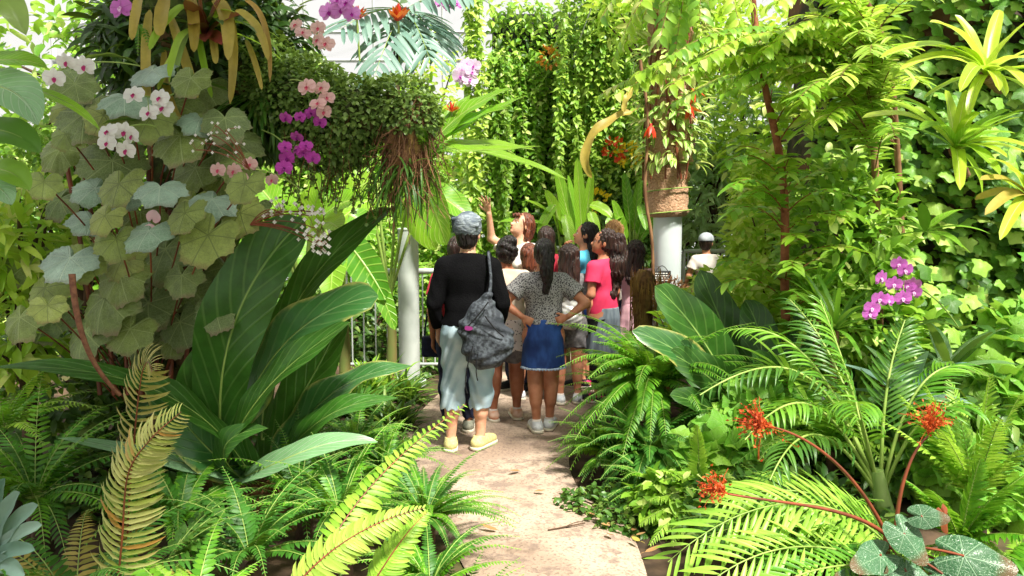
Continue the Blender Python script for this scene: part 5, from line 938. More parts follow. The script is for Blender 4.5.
# ================================================================ PEOPLE: signed-distance bodies turned into one mesh each
class SDF:
    def __init__(s, lo, hi, res):
        s.lo = np.array(lo, float); s.res = res; s.n = np.maximum(4, np.ceil((np.array(hi) - s.lo) / res).astype(int) + 1)
        s.ax = [s.lo[i] + np.arange(s.n[i]) * res for i in range(3)]; s.F = np.full(s.n, .5, np.float32)
    def sub(s, lo, hi):
        sl = []
        for i in range(3):
            a = int(np.clip(math.floor((lo[i] - s.lo[i]) / s.res), 0, s.n[i])); b = int(np.clip(math.ceil((hi[i] - s.lo[i]) / s.res) + 1, 0, s.n[i])); sl.append(slice(a, b))
        return tuple(sl)
    def grid(s, sl): return s.ax[0][sl[0]][:, None, None], s.ax[1][sl[1]][None, :, None], s.ax[2][sl[2]][None, None, :]
    def comb(s, sl, d, k, mode):
        f = s.F[sl]
        if mode == 'sub': d = -d; s.F[sl] = np.maximum(f, d); return
        if k <= 0: s.F[sl] = np.minimum(f, d); return
        h = np.clip(.5 + .5 * (f - d) / k, 0, 1); s.F[sl] = f * (1 - h) + d * h - k * h * (1 - h)
    def cone(s, a, b, ra, rb, k=.015, flat=None, mode='add', g=0):
        a = np.array(a, float); b = np.array(b, float); ra += g; rb += g; R = max(ra, rb) + k + .04
        sl = s.sub(np.minimum(a, b) - R, np.maximum(a, b) + R); x, y, z = s.grid(sl)
        if x.size * y.size * z.size == 0: return
        ab = b - a; L2 = max(ab @ ab, 1e-9); px, py, pz = x - a[0], y - a[1], z - a[2]
        t = np.clip((px * ab[0] + py * ab[1] + pz * ab[2]) / L2, 0, 1); px, py, pz = px - ab[0] * t, py - ab[1] * t, pz - ab[2] * t
        q = px * px + py * py + pz * pz
        if flat is not None:
            f = norm(np.array(flat[0], float)); c = px * f[0] + py * f[1] + pz * f[2]; q = q + c * c * (flat[1] ** 2 - 1)
        s.comb(sl, np.sqrt(q) - (ra + (rb - ra) * t), k, mode)
    def ell(s, c, r, k=.015, R=None, mode='add', g=0):
        c = np.array(c, float); r = np.array(r, float) + g; m = r.max() + k + .03; sl = s.sub(c - m, c + m); x, y, z = s.grid(sl)
        if x.size * y.size * z.size == 0: return
        x, y, z = x - c[0], y - c[1], z - c[2]
        if R is not None: x, y, z = (R[0][0] * x + R[1][0] * y + R[2][0] * z, R[0][1] * x + R[1][1] * y + R[2][1] * z, R[0][2] * x + R[1][2] * y + R[2][2] * z)
        k0 = np.sqrt((x / r[0]) ** 2 + (y / r[1]) ** 2 + (z / r[2]) ** 2); k1 = np.sqrt((x / r[0] ** 2) ** 2 + (y / r[1] ** 2) ** 2 + (z / r[2] ** 2) ** 2)
        s.comb(sl, k0 * (k0 - 1) / np.maximum(k1, 1e-6), k, mode)
    def cut(s, p, n):
        """remove what lies on the n side of the plane through p"""
        n = norm(np.array(n, float)); x, y, z = s.grid((slice(None),) * 3); s.F = np.maximum(s.F, ((x - p[0]) * n[0] + (y - p[1]) * n[1] + (z - p[2]) * n[2]).astype(np.float32))
    def warp(s, fn):
        x, y, z = s.grid((slice(None),) * 3); s.F = (s.F + fn(x, y, z)).astype(np.float32)
    def mesh(s, name, m, parent, label=None):
        F = s.F; F[0] = F[-1] = .1; F[:, 0] = F[:, -1] = .1; F[:, :, 0] = F[:, :, -1] = .1
        I = F < 0; nx, ny, nz = s.n
        cnt = sum(I[i:nx - 1 + i, j:ny - 1 + j, k:nz - 1 + k].astype(np.int8) for i in (0, 1) for j in (0, 1) for k in (0, 1))
        act = np.argwhere((cnt > 0) & (cnt < 8))
        if len(act) == 0: return None
        idx = np.full((nx - 1, ny - 1, nz - 1), -1, np.int64); idx[tuple(act.T)] = np.arange(len(act))
        acc = np.zeros((len(act), 3)); c = np.zeros(len(act)); cor = [(i, j, k) for i in (0, 1) for j in (0, 1) for k in (0, 1)]
        for a in cor:
            for ax in range(3):
                if a[ax]: continue
                b = list(a); b[ax] = 1; fa = F[tuple((act + a).T)]; fb = F[tuple((act + b).T)]; cr = (fa < 0) != (fb < 0)
                t = np.where(cr, fa / np.where(cr, fa - fb, 1), 0); p = np.array(a, float)[None] + np.eye(3)[ax][None] * t[:, None]
                acc += np.where(cr[:, None], p, 0); c += cr
        V = (act + acc / c[:, None]) * s.res + s.lo; faces = []
        for ax in range(3):
            o1, o2 = [(1, 2), (2, 0), (0, 1)][ax]; sh = [slice(None)] * 3; sh[ax] = slice(0, -1); s2 = [slice(None)] * 3; s2[ax] = slice(1, None)
            A = I[tuple(sh)]; Bq = I[tuple(s2)]; e = np.argwhere(A != Bq); e = e[(e[:, o1] > 0) & (e[:, o2] > 0)]
            if not len(e): continue
            v1 = np.eye(3, dtype=int)[o1]; v2 = np.eye(3, dtype=int)[o2]
            q = np.stack([idx[tuple((e - v1 - v2).T)], idx[tuple((e - v2).T)], idx[tuple(e.T)], idx[tuple((e - v1).T)]], -1)
            fl = ~A[tuple(e.T)]; q[fl] = q[fl][:, ::-1]; faces.append(q)
        Fq = np.vstack(faces)
        # one smoothing pass
        for _ in range(1):
            sm = np.zeros_like(V); cc = np.zeros(len(V))
            for u, w_ in ((0, 1), (1, 2), (2, 3), (3, 0)):
                np.add.at(sm, Fq[:, u], V[Fq[:, w_]]); np.add.at(cc, Fq[:, u], 1); np.add.at(sm, Fq[:, w_], V[Fq[:, u]]); np.add.at(cc, Fq[:, w_], 1)
            V = V * .55 + .45 * sm / np.maximum(cc, 1)[:, None]
        me = bpy.data.meshes.new(name); me.vertices.add(len(V)); me.vertices.foreach_set('co', V.astype(np.float32).ravel()); n = len(Fq)
        me.loops.add(n * 4); me.loops.foreach_set('vertex_index', Fq.astype(np.int32).ravel()); me.polygons.add(n); me.polygons.foreach_set('loop_start', np.arange(0, 4 * n, 4, dtype=np.int32)); me.polygons.foreach_set('loop_total', np.full(n, 4, np.int32)); me.polygons.foreach_set('use_smooth', np.ones(n, bool)); me.update(calc_edges=True)
        me.materials.append(m); o = bpy.data.objects.new(name, me); COL.objects.link(o)
        if parent is not None: o.parent = parent
        if label: o['label'] = label
        return o
def skin(hexa, nm):
    k = NT('skin_' + nm); tc = k.n('TexCoord'); no = k.n('TexNoise', {'Vector': tc.outputs['Object'], 'Scale': 14.0, 'Detail': 4.0}).outputs[0]
    a = lin(hexa); b = (a[0] * .8, a[1] * .68, a[2] * .62, 1); col = k.mix(k.ss(no, .35, .7), a, b)
    return k.end(k.n('BsdfPrincipled', {'Base Color': col, 'Roughness': .5, 'Specular IOR Level': .35, 'Subsurface Weight': .08, 'Subsurface Radius': (.02, .008, .004)}).outputs[0])
SK1 = skin('c8906f', 'tan'); SK2 = skin('b87f62', 'brown'); SK3 = skin('dba98c', 'fair'); SK4 = skin('a56c50', 'deep')
def hairmat(nm, a, b): return mat('hair_' + nm, a, b, rough=.42, scale=30, stretch=(3, 3, .25), bump=.9, spec=.5)
H_dark = hairmat('dark', '0c0809', '1d1312'); H_brown = hairmat('brown', '4a2418', '783e26'); H_dkb = hairmat('darkbrown', '1a0f0d', '3a231c'); H_blond = hairmat('blond', '9a6a3c', 'c79a60')
M_eyeW = mat('eye_white', 'e9e4dd', rough=.3); M_eye = mat('iris', '2a1a12', rough=.2); M_lip = mat('lips', 'a8504a', rough=.4); M_sole = mat('rubber_sole', 'e2dccb', 'cfc6b2', rough=.6)
def person(label, loc, rz, h, pose, skinm, girth=1.0, headk=1.0, yaw=0, pitch=0, tilt=0, res=.0065, group=None, bust=0, hipk=1.0):
    """pose: joints in units of the height, x = the person's right, y = forward, z = up."""
    t = thing('person', label, 'person', loc, rz, group); g = girth
    J = dict(hipR=(.052, 0, .5), hipL=(-.052, 0, .5), knR=(.055, .008, .275), knL=(-.055, .008, .275), anR=(.057, -.012, .045), anL=(-.057, -.012, .045), shR=(.102, -.005, .790), shL=(-.102, -.005, .790), elR=(.135, -.02, .63), elL=(-.135, -.02, .63), wrR=(.13, .03, .49), wrL=(-.13, .03, .49), handR=(0, .1, -1), handL=(0, .1, -1), ftR=(.15, 1, 0), ftL=(-.15, 1, 0), palmR=(-1, 0, 0), palmL=(1, 0, 0), curlR=.5, curlL=.5, spread=.1); J.update(pose)
    A = {k: (np.array(v, float) * (h if k[:2] in ('hi', 'kn', 'an', 'sh', 'el', 'wr') else 1) if not isinstance(v, float) else v) for k, v in J.items()}
    X, Yf, Z = np.array([1, 0, 0.]), np.array([0, 1, 0.]), np.array([0, 0, 1.])
    cy, sy, cp, sp_, ct, st_ = math.cos(yaw), math.sin(yaw), math.cos(pitch), math.sin(pitch), math.cos(tilt), math.sin(tilt)
    Rz = np.array([[cy, -sy, 0], [sy, cy, 0], [0, 0, 1]]); Rx = np.array([[1, 0, 0], [0, cp, -sp_], [0, sp_, cp]]); Ry = np.array([[ct, 0, st_], [0, 1, 0], [-st_, 0, ct]]); R = Rz @ Rx @ Ry
    nk = np.array([0, .004, .865]) * h
    hd = lambda x, y, z: nk + R @ (np.array([x, y, z - .865]) * h * headk)
    B = {}
    B['torso'] = [('cone', (0, -.002 * h, .545 * h), (0, 0, .62 * h), .088 * h * g * hipk, .070 * h * g, ((0, 1, 0), 1.35)), ('cone', (0, 0, .62 * h), (0, 0, .74 * h), .072 * h * g, .092 * h * g, ((0, 1, 0), 1.45)), ('cone', (-.072 * h, -.004 * h, .775 * h), (.072 * h, -.004 * h, .775 * h), .040 * h, .040 * h, None), ('cone', (0, -.004 * h, .79 * h), (0, 0, .835 * h), .056 * h, .032 * h, ((0, 1, 0), 1.1)), ('cone', (0, -.006 * h, .822 * h), (.088 * h, -.006 * h, .797 * h), .030 * h, .028 * h, None), ('cone', (0, -.006 * h, .822 * h), (-.088 * h, -.006 * h, .797 * h), .030 * h, .028 * h, None)]
    if bust: B['torso'] += [('cone', (s * .04 * h, .035 * h, .715 * h), (s * .04 * h, .045 * h, .71 * h), .04 * h * bust, .036 * h * bust, None) for s in (-1, 1)]
    for s in 'RL':
        B['arm' + s] = [('cone', A['sh' + s], A['el' + s], .030 * h * g, .0225 * h * g, None), ('cone', A['el' + s], A['wr' + s], .0235 * h * g, .0145 * h, None)]
        sg = 1 if s == 'R' else -1; hp, kn, an = A['hip' + s], A['kn' + s], A['an' + s]
        B['leg' + s] = [('cone', hp, kn, .057 * h * g, .034 * h * g, None), ('cone', kn, an, .033 * h * g, .0205 * h, None), ('cone', kn * .85 + an * .15 + [0, -.008 * h, 0], kn * .5 + an * .5 + [0, -.010 * h, 0], .034 * h * g, .028 * h * g, None)]
    B['glute'] = [('cone', (s * .042 * h, -.022 * h, .515 * h), (s * .045 * h, -.02 * h, .53 * h), .052 * h * g * hipk, .05 * h * g * hipk, None) for s in (-1, 1)]
    pts = np.array([A[k] for k in A if k[:2] in ('hi', 'kn', 'an', 'sh', 'el', 'wr')] + [hd(0, 0, 1.02)])
    lo = pts.min(0) - .17; hi = pts.max(0) + .17; lo[2] = -.02; hi[2] = max(hi[2], h * 1.06)
    def ap(s, L, gg=0, k=.02, rz_=1.0):
        for pr in L: s.cone(pr[1], pr[2], pr[3] * rz_, pr[4] * rz_, k, pr[5], g=gg)
    s = SDF(lo, hi, res)
    ap(s, B['torso']); ap(s, B['glute'], k=.03)
    for q in 'RL': ap(s, B['arm' + q]); ap(s, B['leg' + q], k=.025)
    for q in 'RL':  # feet
        d = norm(A['ft' + q]); a = A['an' + q]; s.cone(a + [0, 0, -.012 * h] - d * .015 * h, a * [1, 1, 0] + d * .075 * h + [0, 0, .018 * h], .022 * h, .018 * h, .02)
    # neck and head
    s.cone((0, -.006 * h, .80 * h), hd(0, -.004, .885), .034 * h * g ** .3, .032 * h * g ** .3, .02)
    s.ell(hd(0, .0, .938), np.array([.046, .057, .062]) * h * headk, .01, R); s.ell(hd(0, .025, .905), np.array([.036, .038, .042]) * h * headk, .02, R)
    s.cone(hd(0, .052, .935), hd(0, .066, .917), .006 * h * headk, .0095 * h * headk, .008); s.cone(hd(-.008, .058, .900), hd(.008, .058, .900), .005 * h, .005 * h, .006); s.ell(hd(0, .052, .882), np.array([.012, .012, .011]) * h * headk, .012)
    for q in (-1, 1):
        s.ell(hd(q * .047, -.004, .925), np.array([.007, .014, .019]) * h * headk, .005, R); s.ell(hd(q * .018, .056, .934), np.array([.010, .008, .007]) * h * headk, .006, R, mode='sub'); s.cone(hd(q * .008, .056, .945), hd(q * .03, .05, .945), .004 * h, .003 * h, .006)
    # hands
    for q, sg in (('R', 1), ('L', -1)):
        w_, d, pn = A['wr' + q], norm(A['hand' + q]), A['palm' + q]; pn = norm(pn - d * (pn @ d)); sd_ = np.cross(d, pn) * 1.0; cur = J['curl' + q]; Lh = .108 * h
        s.cone(w_, w_ + d * .42 * Lh, .013 * h, .022 * h, .01, (pn, 2.0))
        for f in range(4):
            o = (f - 1.5); base = w_ + d * Lh * .5 + sd_ * o * .0115 * h; fd = norm(d + sd_ * o * J['spread']); L1 = Lh * (.27, .32, .30, .23)[f]; k1 = base + (fd * math.cos(cur) + pn * math.sin(cur)) * L1; k2 = k1 + (fd * math.cos(cur * 2.2) + pn * math.sin(cur * 2.2)) * L1 * .8
            s.cone(base, k1, .0055 * h, .0050 * h, .004); s.cone(k1, k2, .005 * h, .0042 * h, .004)
        tb = w_ + d * Lh * .18 - sd_ * .016 * h; td = norm(d * .75 - sd_ * .6 + pn * .35); s.cone(tb, tb + td * Lh * .24, .0075 * h, .0062 * h, .006); s.cone(tb + td * Lh * .24, tb + td * Lh * .24 + norm(td + d * .5) * Lh * .2, .006 * h, .005 * h, .004)
    s.mesh('body', skinm, t)
    return dict(t=t, A=A, B=B, h=h, hd=hd, R=R, lo=lo, hi=hi, res=res, ap=ap, g=g, hk=headk)
def face(p):
    h, hd, t = p['h'] * p['hk'], p['hd'], p['t']; K = p['h']
    for q in (-1, 1):
        s = SDF(hd(q * .018, .05, .934) - .02, hd(q * .018, .05, .934) + .02, .002); s.ell(hd(q * .018, .0475, .934), np.array([.0085, .0065, .005]) * h, 0, p['R']); s.mesh('eye', M_eyeW, t)
        s = SDF(hd(q * .018, .055, .934) - .012, hd(q * .018, .055, .934) + .012, .0015); s.ell(hd(q * .018, .0525, .934), np.array([.0035, .0028, .0035]) * h, 0); s.mesh('iris', M_eye, t)
        s = SDF(hd(q * .019, .054, .948) - .03, hd(q * .019, .054, .948) + .03, .002); s.cone(hd(q * .009, .0555, .9475), hd(q * .03, .048, .949), .003 * h, .002 * h, 0); s.mesh('eyebrow', H_dkb, t)
    s = SDF(hd(0, .06, .9) - .03, hd(0, .06, .9) + .03, .002); s.cone(hd(-.012, .058, .8995), hd(.012, .058, .8995), .0035 * h, .0035 * h, 0); s.cone(hd(-.005, .063, .9), hd(.005, .063, .9), .004 * h, .004 * h, .003); s.mesh('lips', M_lip, t)
def shirt(p, m, hem=.50, sleeve=.55, ease=.010, flare=.012, neck=.835, fold=.004, name='shirt', long=False, scoop=0, wide=0, label=None):
    h, A, B = p['h'], p['A'], p['B']; s = SDF(p['lo'], p['hi'], p['res']); p['ap'](s, B['torso'][:3] + B['torso'][4:], ease, .03)
    s.cone(B['torso'][3][1], (0, 0, .82 * h), .055 * h, .04 * h, .02, ((0, 1, 0), 1.1), g=ease * .5)
    hz = hem * h; s.cone((0, -.004 * h, .60 * h), (0, -.006 * h, hz - .05), .076 * h * p['g'] + ease + wide, .088 * h * p['g'] + ease + flare + wide, .03, ((0, 1, 0), 1.25)); s.cut((0, 0, hz), (0, 0, -1))
    for q in 'RL':
        a, b, w = A['sh' + q], A['el' + q], A['wr' + q]; T = SDF(p['lo'], p['hi'], p['res'])
        if long: T.cone(a, b, .032 * h + ease, .027 * h + ease * .8, .01); e = b + (w - b) * sleeve; T.cone(b, e, .026 * h + ease * .8, .020 * h + ease * .7, .01); T.cut(e, norm(w - b)) if True else None
        else: e = a + (b - a) * sleeve; T.cone(a, e + norm(b - a) * .03, .033 * h + ease, .033 * h + ease + flare, .01); T.cut(e, norm(b - a))
        f1, f2 = s.F, T.F; kk = .03; hh = np.clip(.5 + .5 * (f1 - f2) / kk, 0, 1); s.F = (f1 * (1 - hh) + f2 * hh - kk * hh * (1 - hh)).astype(np.float32)
    s.cut((0, 0, neck * h), (0, .25, 1)); s.ell((0, .02 * h, (neck + .012) * h), (.042 * h, .05 * h, (.022 + scoop) * h), 0, mode='sub')
    ph = rng.uniform(0, 6); s.warp(lambda x, y, z: fold * (np.sin(z * 38 + 9 * x + 7 * np.sin(x * 14 + ph) + ph) * .6 + np.sin(x * 46 + z * 12 + ph) * .4) * np.clip(1.2 - (z / h - .45) * 2.2, .25, 1))
    return s.mesh(name, m, p['t'], label)
def skirt(p, m, top=.60, hem=.36, r0=.085, r1=.12, ripple=.008, n=11, name='skirt', fy=1.25, label=None, hemnoise=0):
    h = p['h']; s = SDF(p['lo'], p['hi'], p['res']); s.cone((0, -.004 * h, top * h), (0, -.01 * h, hem * h), r0 * h * p['g'], r1 * h * p['g'], .01, ((0, 1, 0), fy)); s.cone((0, -.02 * h, .54 * h), (0, -.02 * h, .50 * h), .082 * h * p['g'], .09 * h * p['g'], .03, ((0, 1, 0), fy * .95)); s.cut((0, 0, hem * h), (0, 0, -1)); s.cut((0, 0, top * h), (0, 0, 1))
    s.warp(lambda x, y, z: ripple * np.sin(np.arctan2(y, x) * n + z * 3) * np.clip((top * h - z) / ((top - hem) * h), 0, 1)); return s.mesh(name, m, p['t'], label)
def trousers(p, m, top=.60, cutz=.2, ease=.014, name='trousers', baggy=1.0, fold=.006, label=None, low=0):
    h, A = p['h'], p['A']; s = SDF(p['lo'], p['hi'], p['res']); p['ap'](s, p['B']['glute'], ease, .03); p['ap'](s, p['B']['torso'][:1], ease, .03)
    for q in 'RL': p['ap'](s, p['B']['leg' + q][:1], ease * 1.2, .02, baggy); p['ap'](s, p['B']['leg' + q][1:], ease * 1.3, .02, baggy * 1.12)
    if low: s.cone((0, -.02 * h, .5 * h), (0, -.01 * h, (.5 - low) * h), .09 * h, .06 * h, .05, ((0, 1, 0), 1.2))
    s.cut((0, 0, top * h), (0, 0, 1)); s.cut((0, 0, cutz * h), (0, 0, -1)); ph = rng.uniform(0, 6)
    s.warp(lambda x, y, z: fold * np.sin(z * 40 + 14 * np.abs(x) * 3 + 4 * np.sin(x * 20 + ph)) * np.clip((.56 * h - z) * 5, 0, 1)); return s.mesh(name, m, p['t'], label)
def shoes(p, m, sole=M_sole, sock=None, name='shoe', hgt=.05):
    h, A, t = p['h'], p['A'], p['t']
    for q in 'RL':
        a = A['an' + q]; d = norm(A['ft' + q] * [1, 1, 0]); a0 = a * [1, 1, 0]; hl = a0 - d * .028 * h; tp = a0 + d * .088 * h
        s = SDF(np.minimum(hl, tp) - .07, np.maximum(hl, tp) + [.07, .07, .14], .005); s.cone(hl + [0, 0, .028 * h], tp + [0, 0, .022 * h], .027 * h, .024 * h, .01, ((0, 0, 1), 1.15)); s.cone(a0 - d * .012 * h + [0, 0, .03 * h], a0 - d * .006 * h + [0, 0, hgt * h], .029 * h, .027 * h, .02); s.cone(a0 + d * .02 * h + [0, 0, .035 * h], tp - d * .02 * h + [0, 0, .028 * h], .022 * h, .02 * h, .015); s.cut((0, 0, (hgt + .008) * h), (0, 0, 1)); s.cone(a0 + [0, 0, .045 * h], a0 + [0, 0, .09 * h], .0225 * h, .023 * h, 0, mode='sub'); s.cut((0, 0, .012), (0, 0, -1)); o = s.mesh(name, m, t)
        s = SDF(np.minimum(hl, tp) - .07, np.maximum(hl, tp) + [.07, .07, .06], .005); s.cone(hl + [0, 0, .012], tp + [0, 0, .012], .031 * h, .028 * h, .0, ((0, 0, 1), .6)); s.cut((0, 0, .022), (0, 0, 1)); s.cut((0, 0, .0), (0, 0, -1)); so_ = s.mesh('sole', sole, None); so_.parent = o
        if sock: s = SDF(a - .07, a + .09, .005); s.cone(a - [0, 0, .01 * h], a + [0, 0, .022 * h], .025 * h, .0245 * h, 0); s.cut(a + [0, 0, .022 * h], (0, 0, 1)); s.mesh('sock', sock, t)
def haircap(p, m, g=.010, back=.014, fringe=None, extra=(), name='hair', lumps=0, noise=.003, cuty=.030):
    h, hd, R = p['h'], p['hd'], p['R']; k = h * p['hk']; c = hd(0, 0, .93); s = SDF(c - [.34, .34, .62], c + [.34, .34, .3], .006 if lumps or extra else .006)
    s.ell(hd(0, -back, .945), np.array([.050, .056, .062]) * k + g * .6, .01, R); s.ell(hd(0, -.022, .915), np.array([.044, .040, .045]) * k + g * .3, .02, R)
    s.cut(hd(0, cuty, .94), R @ np.array([0, 1, -.55])); s.ell(hd(0, .075, .915), np.array([.042, .055, .045]) * k, 0, R, mode='sub')
    for e in extra: (s.cone(*[hd(*e[1]), hd(*e[2]), e[3] * k, e[4] * k, .014], flat=e[5] if len(e) > 5 else None) if e[0] == 'c' else s.ell(hd(*e[1]), np.array(e[2]) * k, .012, R))
    for _ in range(lumps):
        v = norm(rng.normal(size=3) + [0, -.5, .5]); s.ell(hd(.047 * v[0], -.014 + .055 * v[1], .94 + .055 * v[2]), np.full(3, rng.uniform(.012, .018) * k), .004)
    ph = rng.uniform(0, 6); s.warp(lambda x, y, z: noise * np.sin((x + y) * 170 + 3 * np.sin(z * 22 + ph)) + noise * .7 * np.sin((x - y) * 130 + 4 * np.sin(z * 17)))
    return s.mesh(name, m, p['t'])
def ponytail(L=.2, r=.03, y=-.065, z=.955, sway=.0, curl=0):
    out = [('c', (0, -.04, z - .0), (0, y, z), .022, .02)]; n = 7; pr = (0, y, z)
    for i in range(n):
        f = (i + 1) / n; q = (sway * f + curl * math.sin(i * 1.8), y - .012 * math.sin(f * 3), z - L * f); rr = r * (.75 + .6 * math.sin(min(1, f * 1.3) * PI * .8)) * (1 - .45 * f * f); out.append(('c', pr, q, rr, rr * .98)); pr = q
    return out
# cloth
M_blackK = mat('black_knit', '050507', '0b0b0e', rough=.9, scale=120, bump=.3, spec=.12)
M_lden = mat('light_denim', '9fb9c8', 'b8cdd6', rough=.85, scale=9, detail=8, bump=.25, C='8ea9ba')
M_dden = mat('dark_denim', '142f66', '24488a', rough=.85, scale=14, detail=8, bump=.25, stretch=(1, 1, .5), C='14305f')
M_cream = mat('cream_cotton', 'd9cbb8', 'c6b49f', rough=.9, scale=10, bump=.2); M_whiteT = mat('white_cotton', 'e6ddd6', 'd2c6be', rough=.9, scale=8, bump=.15)
M_animal = mat('speckled_print', '2a2a2e', '8f8e8e', rough=.85, kind='voronoi', scale=95, lo=.36, hi=.52)
M_flor = mat('floral_print', '5a5660', 'dcd6d2', rough=.85, kind='voronoi', scale=38, lo=.2, hi=.34)
M_pink = mat('pink_jersey', 'd8345c', 'c42850', rough=.8, scale=9, bump=.15); M_redc = mat('coral_jersey', 'd23a50', 'bc2c44', rough=.8, scale=9, bump=.1)
M_bluec = mat('sky_blue_jersey', '66c8ea', '4eb4dc', rough=.8, scale=9, bump=.15); M_greys = mat('grey_jersey', '5f6b76', '78848e', rough=.85, scale=16, bump=.2, stretch=(2, 2, .4), C='7b8792')
M_greysh = mat('grey_melange', '5e5c5e', '777476', rough=.9, scale=40, bump=.2); M_palep = mat('pale_pink_cloth', 'dbb0b8', 'c99aa6', rough=.85, scale=8, bump=.2); M_blk = mat('black_cloth', '101114', '1b1c20', rough=.8, scale=20); M_navy = mat('navy_cloth', '10142a', '1c2140', rough=.85, scale=20)
M_yelshoe = mat('pale_yellow_canvas', 'd6cf92', 'c6be7c', rough=.85, scale=60, bump=.2); M_whshoe = mat('white_leather', 'dfe2e6', 'c5c9d0', rough=.5, scale=20); M_orshoe = mat('orange_trim_shoe', 'c98464', 'd9b8a4', rough=.7, scale=12); M_gyshoe = mat('grey_trainer', '8f8f7e', '6c6d62', rough=.8, scale=30); M_pkshoe = mat('black_pink_shoe', '17151a', 'd82a6c', rough=.6, scale=16, lo=.55, hi=.6)
M_scarf = mat('grey_scarf', '6c7681', '98a2aa', rough=.9, scale=26, bump=.6, stretch=(1, 1, 2.5), C='55606c')
M_bag = mat('dark_patterned_fabric', '22262d', '50575f', rough=.75, scale=40, detail=6, bump=.4, C='31363e')
GP = lambda px, py: G(px, py)
# 1 woman in black
p = person('woman in black top, grey headscarf and light denim capris, seen from behind', (*GP(469, 449)[:2], .012), -.06, 1.62, dict(elR=(.148, -.015, .635), elL=(-.145, -.02, .635), wrR=(.13, .07, .535), wrL=(-.14, .05, .52), anL=(-.075, -.03, .045), anR=(.05, .0, .045), knL=(-.066, .0, .275), ftR=(.55, 1, 0), ftL=(-.1, 1, 0)), SK3, girth=1.07, hipk=1.0, yaw=-.1, pitch=-.05)
shirt(p, M_blackK, hem=.545, sleeve=.92, ease=.016, flare=.012, long=True, fold=.005, wide=.016, neck=.845); trousers(p, M_lden, cutz=.18, ease=.014, baggy=1.0, low=.07, top=.555, name='capris', fold=.007); shoes(p, M_yelshoe)
haircap(p, H_dark, g=.0, extra=[('e', (0, -.03, .895), (.038, .03, .03))])
def scarf(p):
    h, hd, R = p['h'], p['hd'], p['R']; s = SDF(hd(0, 0, .96) - .2, hd(0, 0, .96) + .2, .005); s.ell(hd(0, -.012, .958), np.array([.060, .066, .060]) * h, .01, R); s.ell(hd(.006, -.026, .975), np.array([.054, .056, .052]) * h, .015, R); s.cut(hd(0, -.0, .902), R @ np.array([0, .3, -1]))
    for a in range(5): s.cone(hd(-.058, -.01 - .006 * a, .945 + .012 * a), hd(.05 - .006 * a, -.055, .965 + .009 * a), .009 * h, .011 * h, .006)
    s.cone(hd(.03, -.06, .968), hd(.045, -.045, .99), .017 * h, .02 * h, .01); s.mesh('headscarf', M_scarf, p['t'])
scarf(p); pw1 = p
# 2 child/person in coral top behind her
p = person('person in a coral top and dark trousers, mostly hidden left of the woman in black', (*GP(459, 432)[:2], .012), .1, 1.47, dict(anR=(.05, 0, .045)), SK2); shirt(p, M_redc, hem=.5); trousers(p, M_navy, cutz=.07, ease=.012); shoes(p, M_gyshoe); haircap(p, H_dkb, extra=[('c', (0, -.03, .95), (0, -.035, .86), .045, .04)])
# 3 guide with raised arm
p = person('woman guide in a white T-shirt facing the group with one arm raised and palm up', (P(519, 300, 7.0)[0], 7.0, .012), PI - .75, 1.66, dict(shR=(.108, 0, .802), elR=(.185, .03, .855), wrR=(.160, .075, .995), handR=(-.05, .35, 1), palmR=(-.3, .9, .5), curlR=.25, spread=.22, elL=(-.13, -.03, .64), wrL=(-.12, .08, .56)), SK3, girth=1.0, yaw=-.25, pitch=.35, bust=.8)
shirt(p, M_whiteT, hem=.52, sleeve=.5, scoop=.012); trousers(p, M_navy, cutz=.06); shoes(p, M_blk); face(p); haircap(p, H_brown, g=.010, extra=[('c', (.045, -.012, .95), (.050, -.02, .875), .018, .015), ('c', (-.045, -.012, .95), (-.052, -.02, .875), .018, .015), ('c', (0, -.045, .94), (0, -.05, .86), .04, .03), ('c', (-.02, .052, .975), (.025, .05, .975), .012, .012)], noise=.005)
# 4 curly haired
p = person('child with a dark curly bun, cream top and floral hem, beside the woman in black', (*GP(506, 420)[:2], .012), .15, 1.44, dict(elR=(.15, -.01, .64), elL=(-.145, -.02, .64), wrR=(.12, .09, .57), anR=(.062, .0, .045), anL=(-.075, -.02, .045), knL=(-.065, 0, .275), knR=(.06, .0, .275), ftR=(-.1, 1, 0)), SK4, girth=1.2, headk=1.06, yaw=.15)
shirt(p, M_cream, hem=.50, sleeve=.7, ease=.014, flare=.014, wide=.01); skirt(p, M_flor, top=.57, hem=.40, r0=.09, r1=.108, ripple=.006, name='printed_hem'); trousers(p, M_greysh, cutz=.325, top=.5, ease=.014, name='shorts'); shoes(p, M_orshoe, sock=M_whiteT); haircap(p, H_dark, g=.006, lumps=60, noise=.004, extra=[('e', (0.01, -.035, .985), (.04, .036, .034))])
# 5 two heads behind
p = person('child with smooth brown hair, mostly hidden just left of the ponytailed girl', (P(529, 300, 6.7)[0], 6.7, .012), .1, 1.36, {}, SK1, headk=1.1); shirt(p, M_cream, hem=.5); trousers(p, M_navy, cutz=.3, name='shorts'); shoes(p, M_whshoe); haircap(p, H_brown, g=.012, extra=[('c', (0, -.03, .95), (0, -.035, .88), .048, .045)])
p = person('child with dark brown hair whose head shows just above the ponytailed girl', (P(546, 300, 7.5)[0], 7.5, .012), .0, 1.50, {}, SK1, headk=1.08); shirt(p, M_redc, hem=.5); trousers(p, M_navy, cutz=.07); shoes(p, M_whshoe); haircap(p, H_dkb, g=.012, extra=[('c', (0, -.03, .95), (0, -.035, .88), .05, .048)])
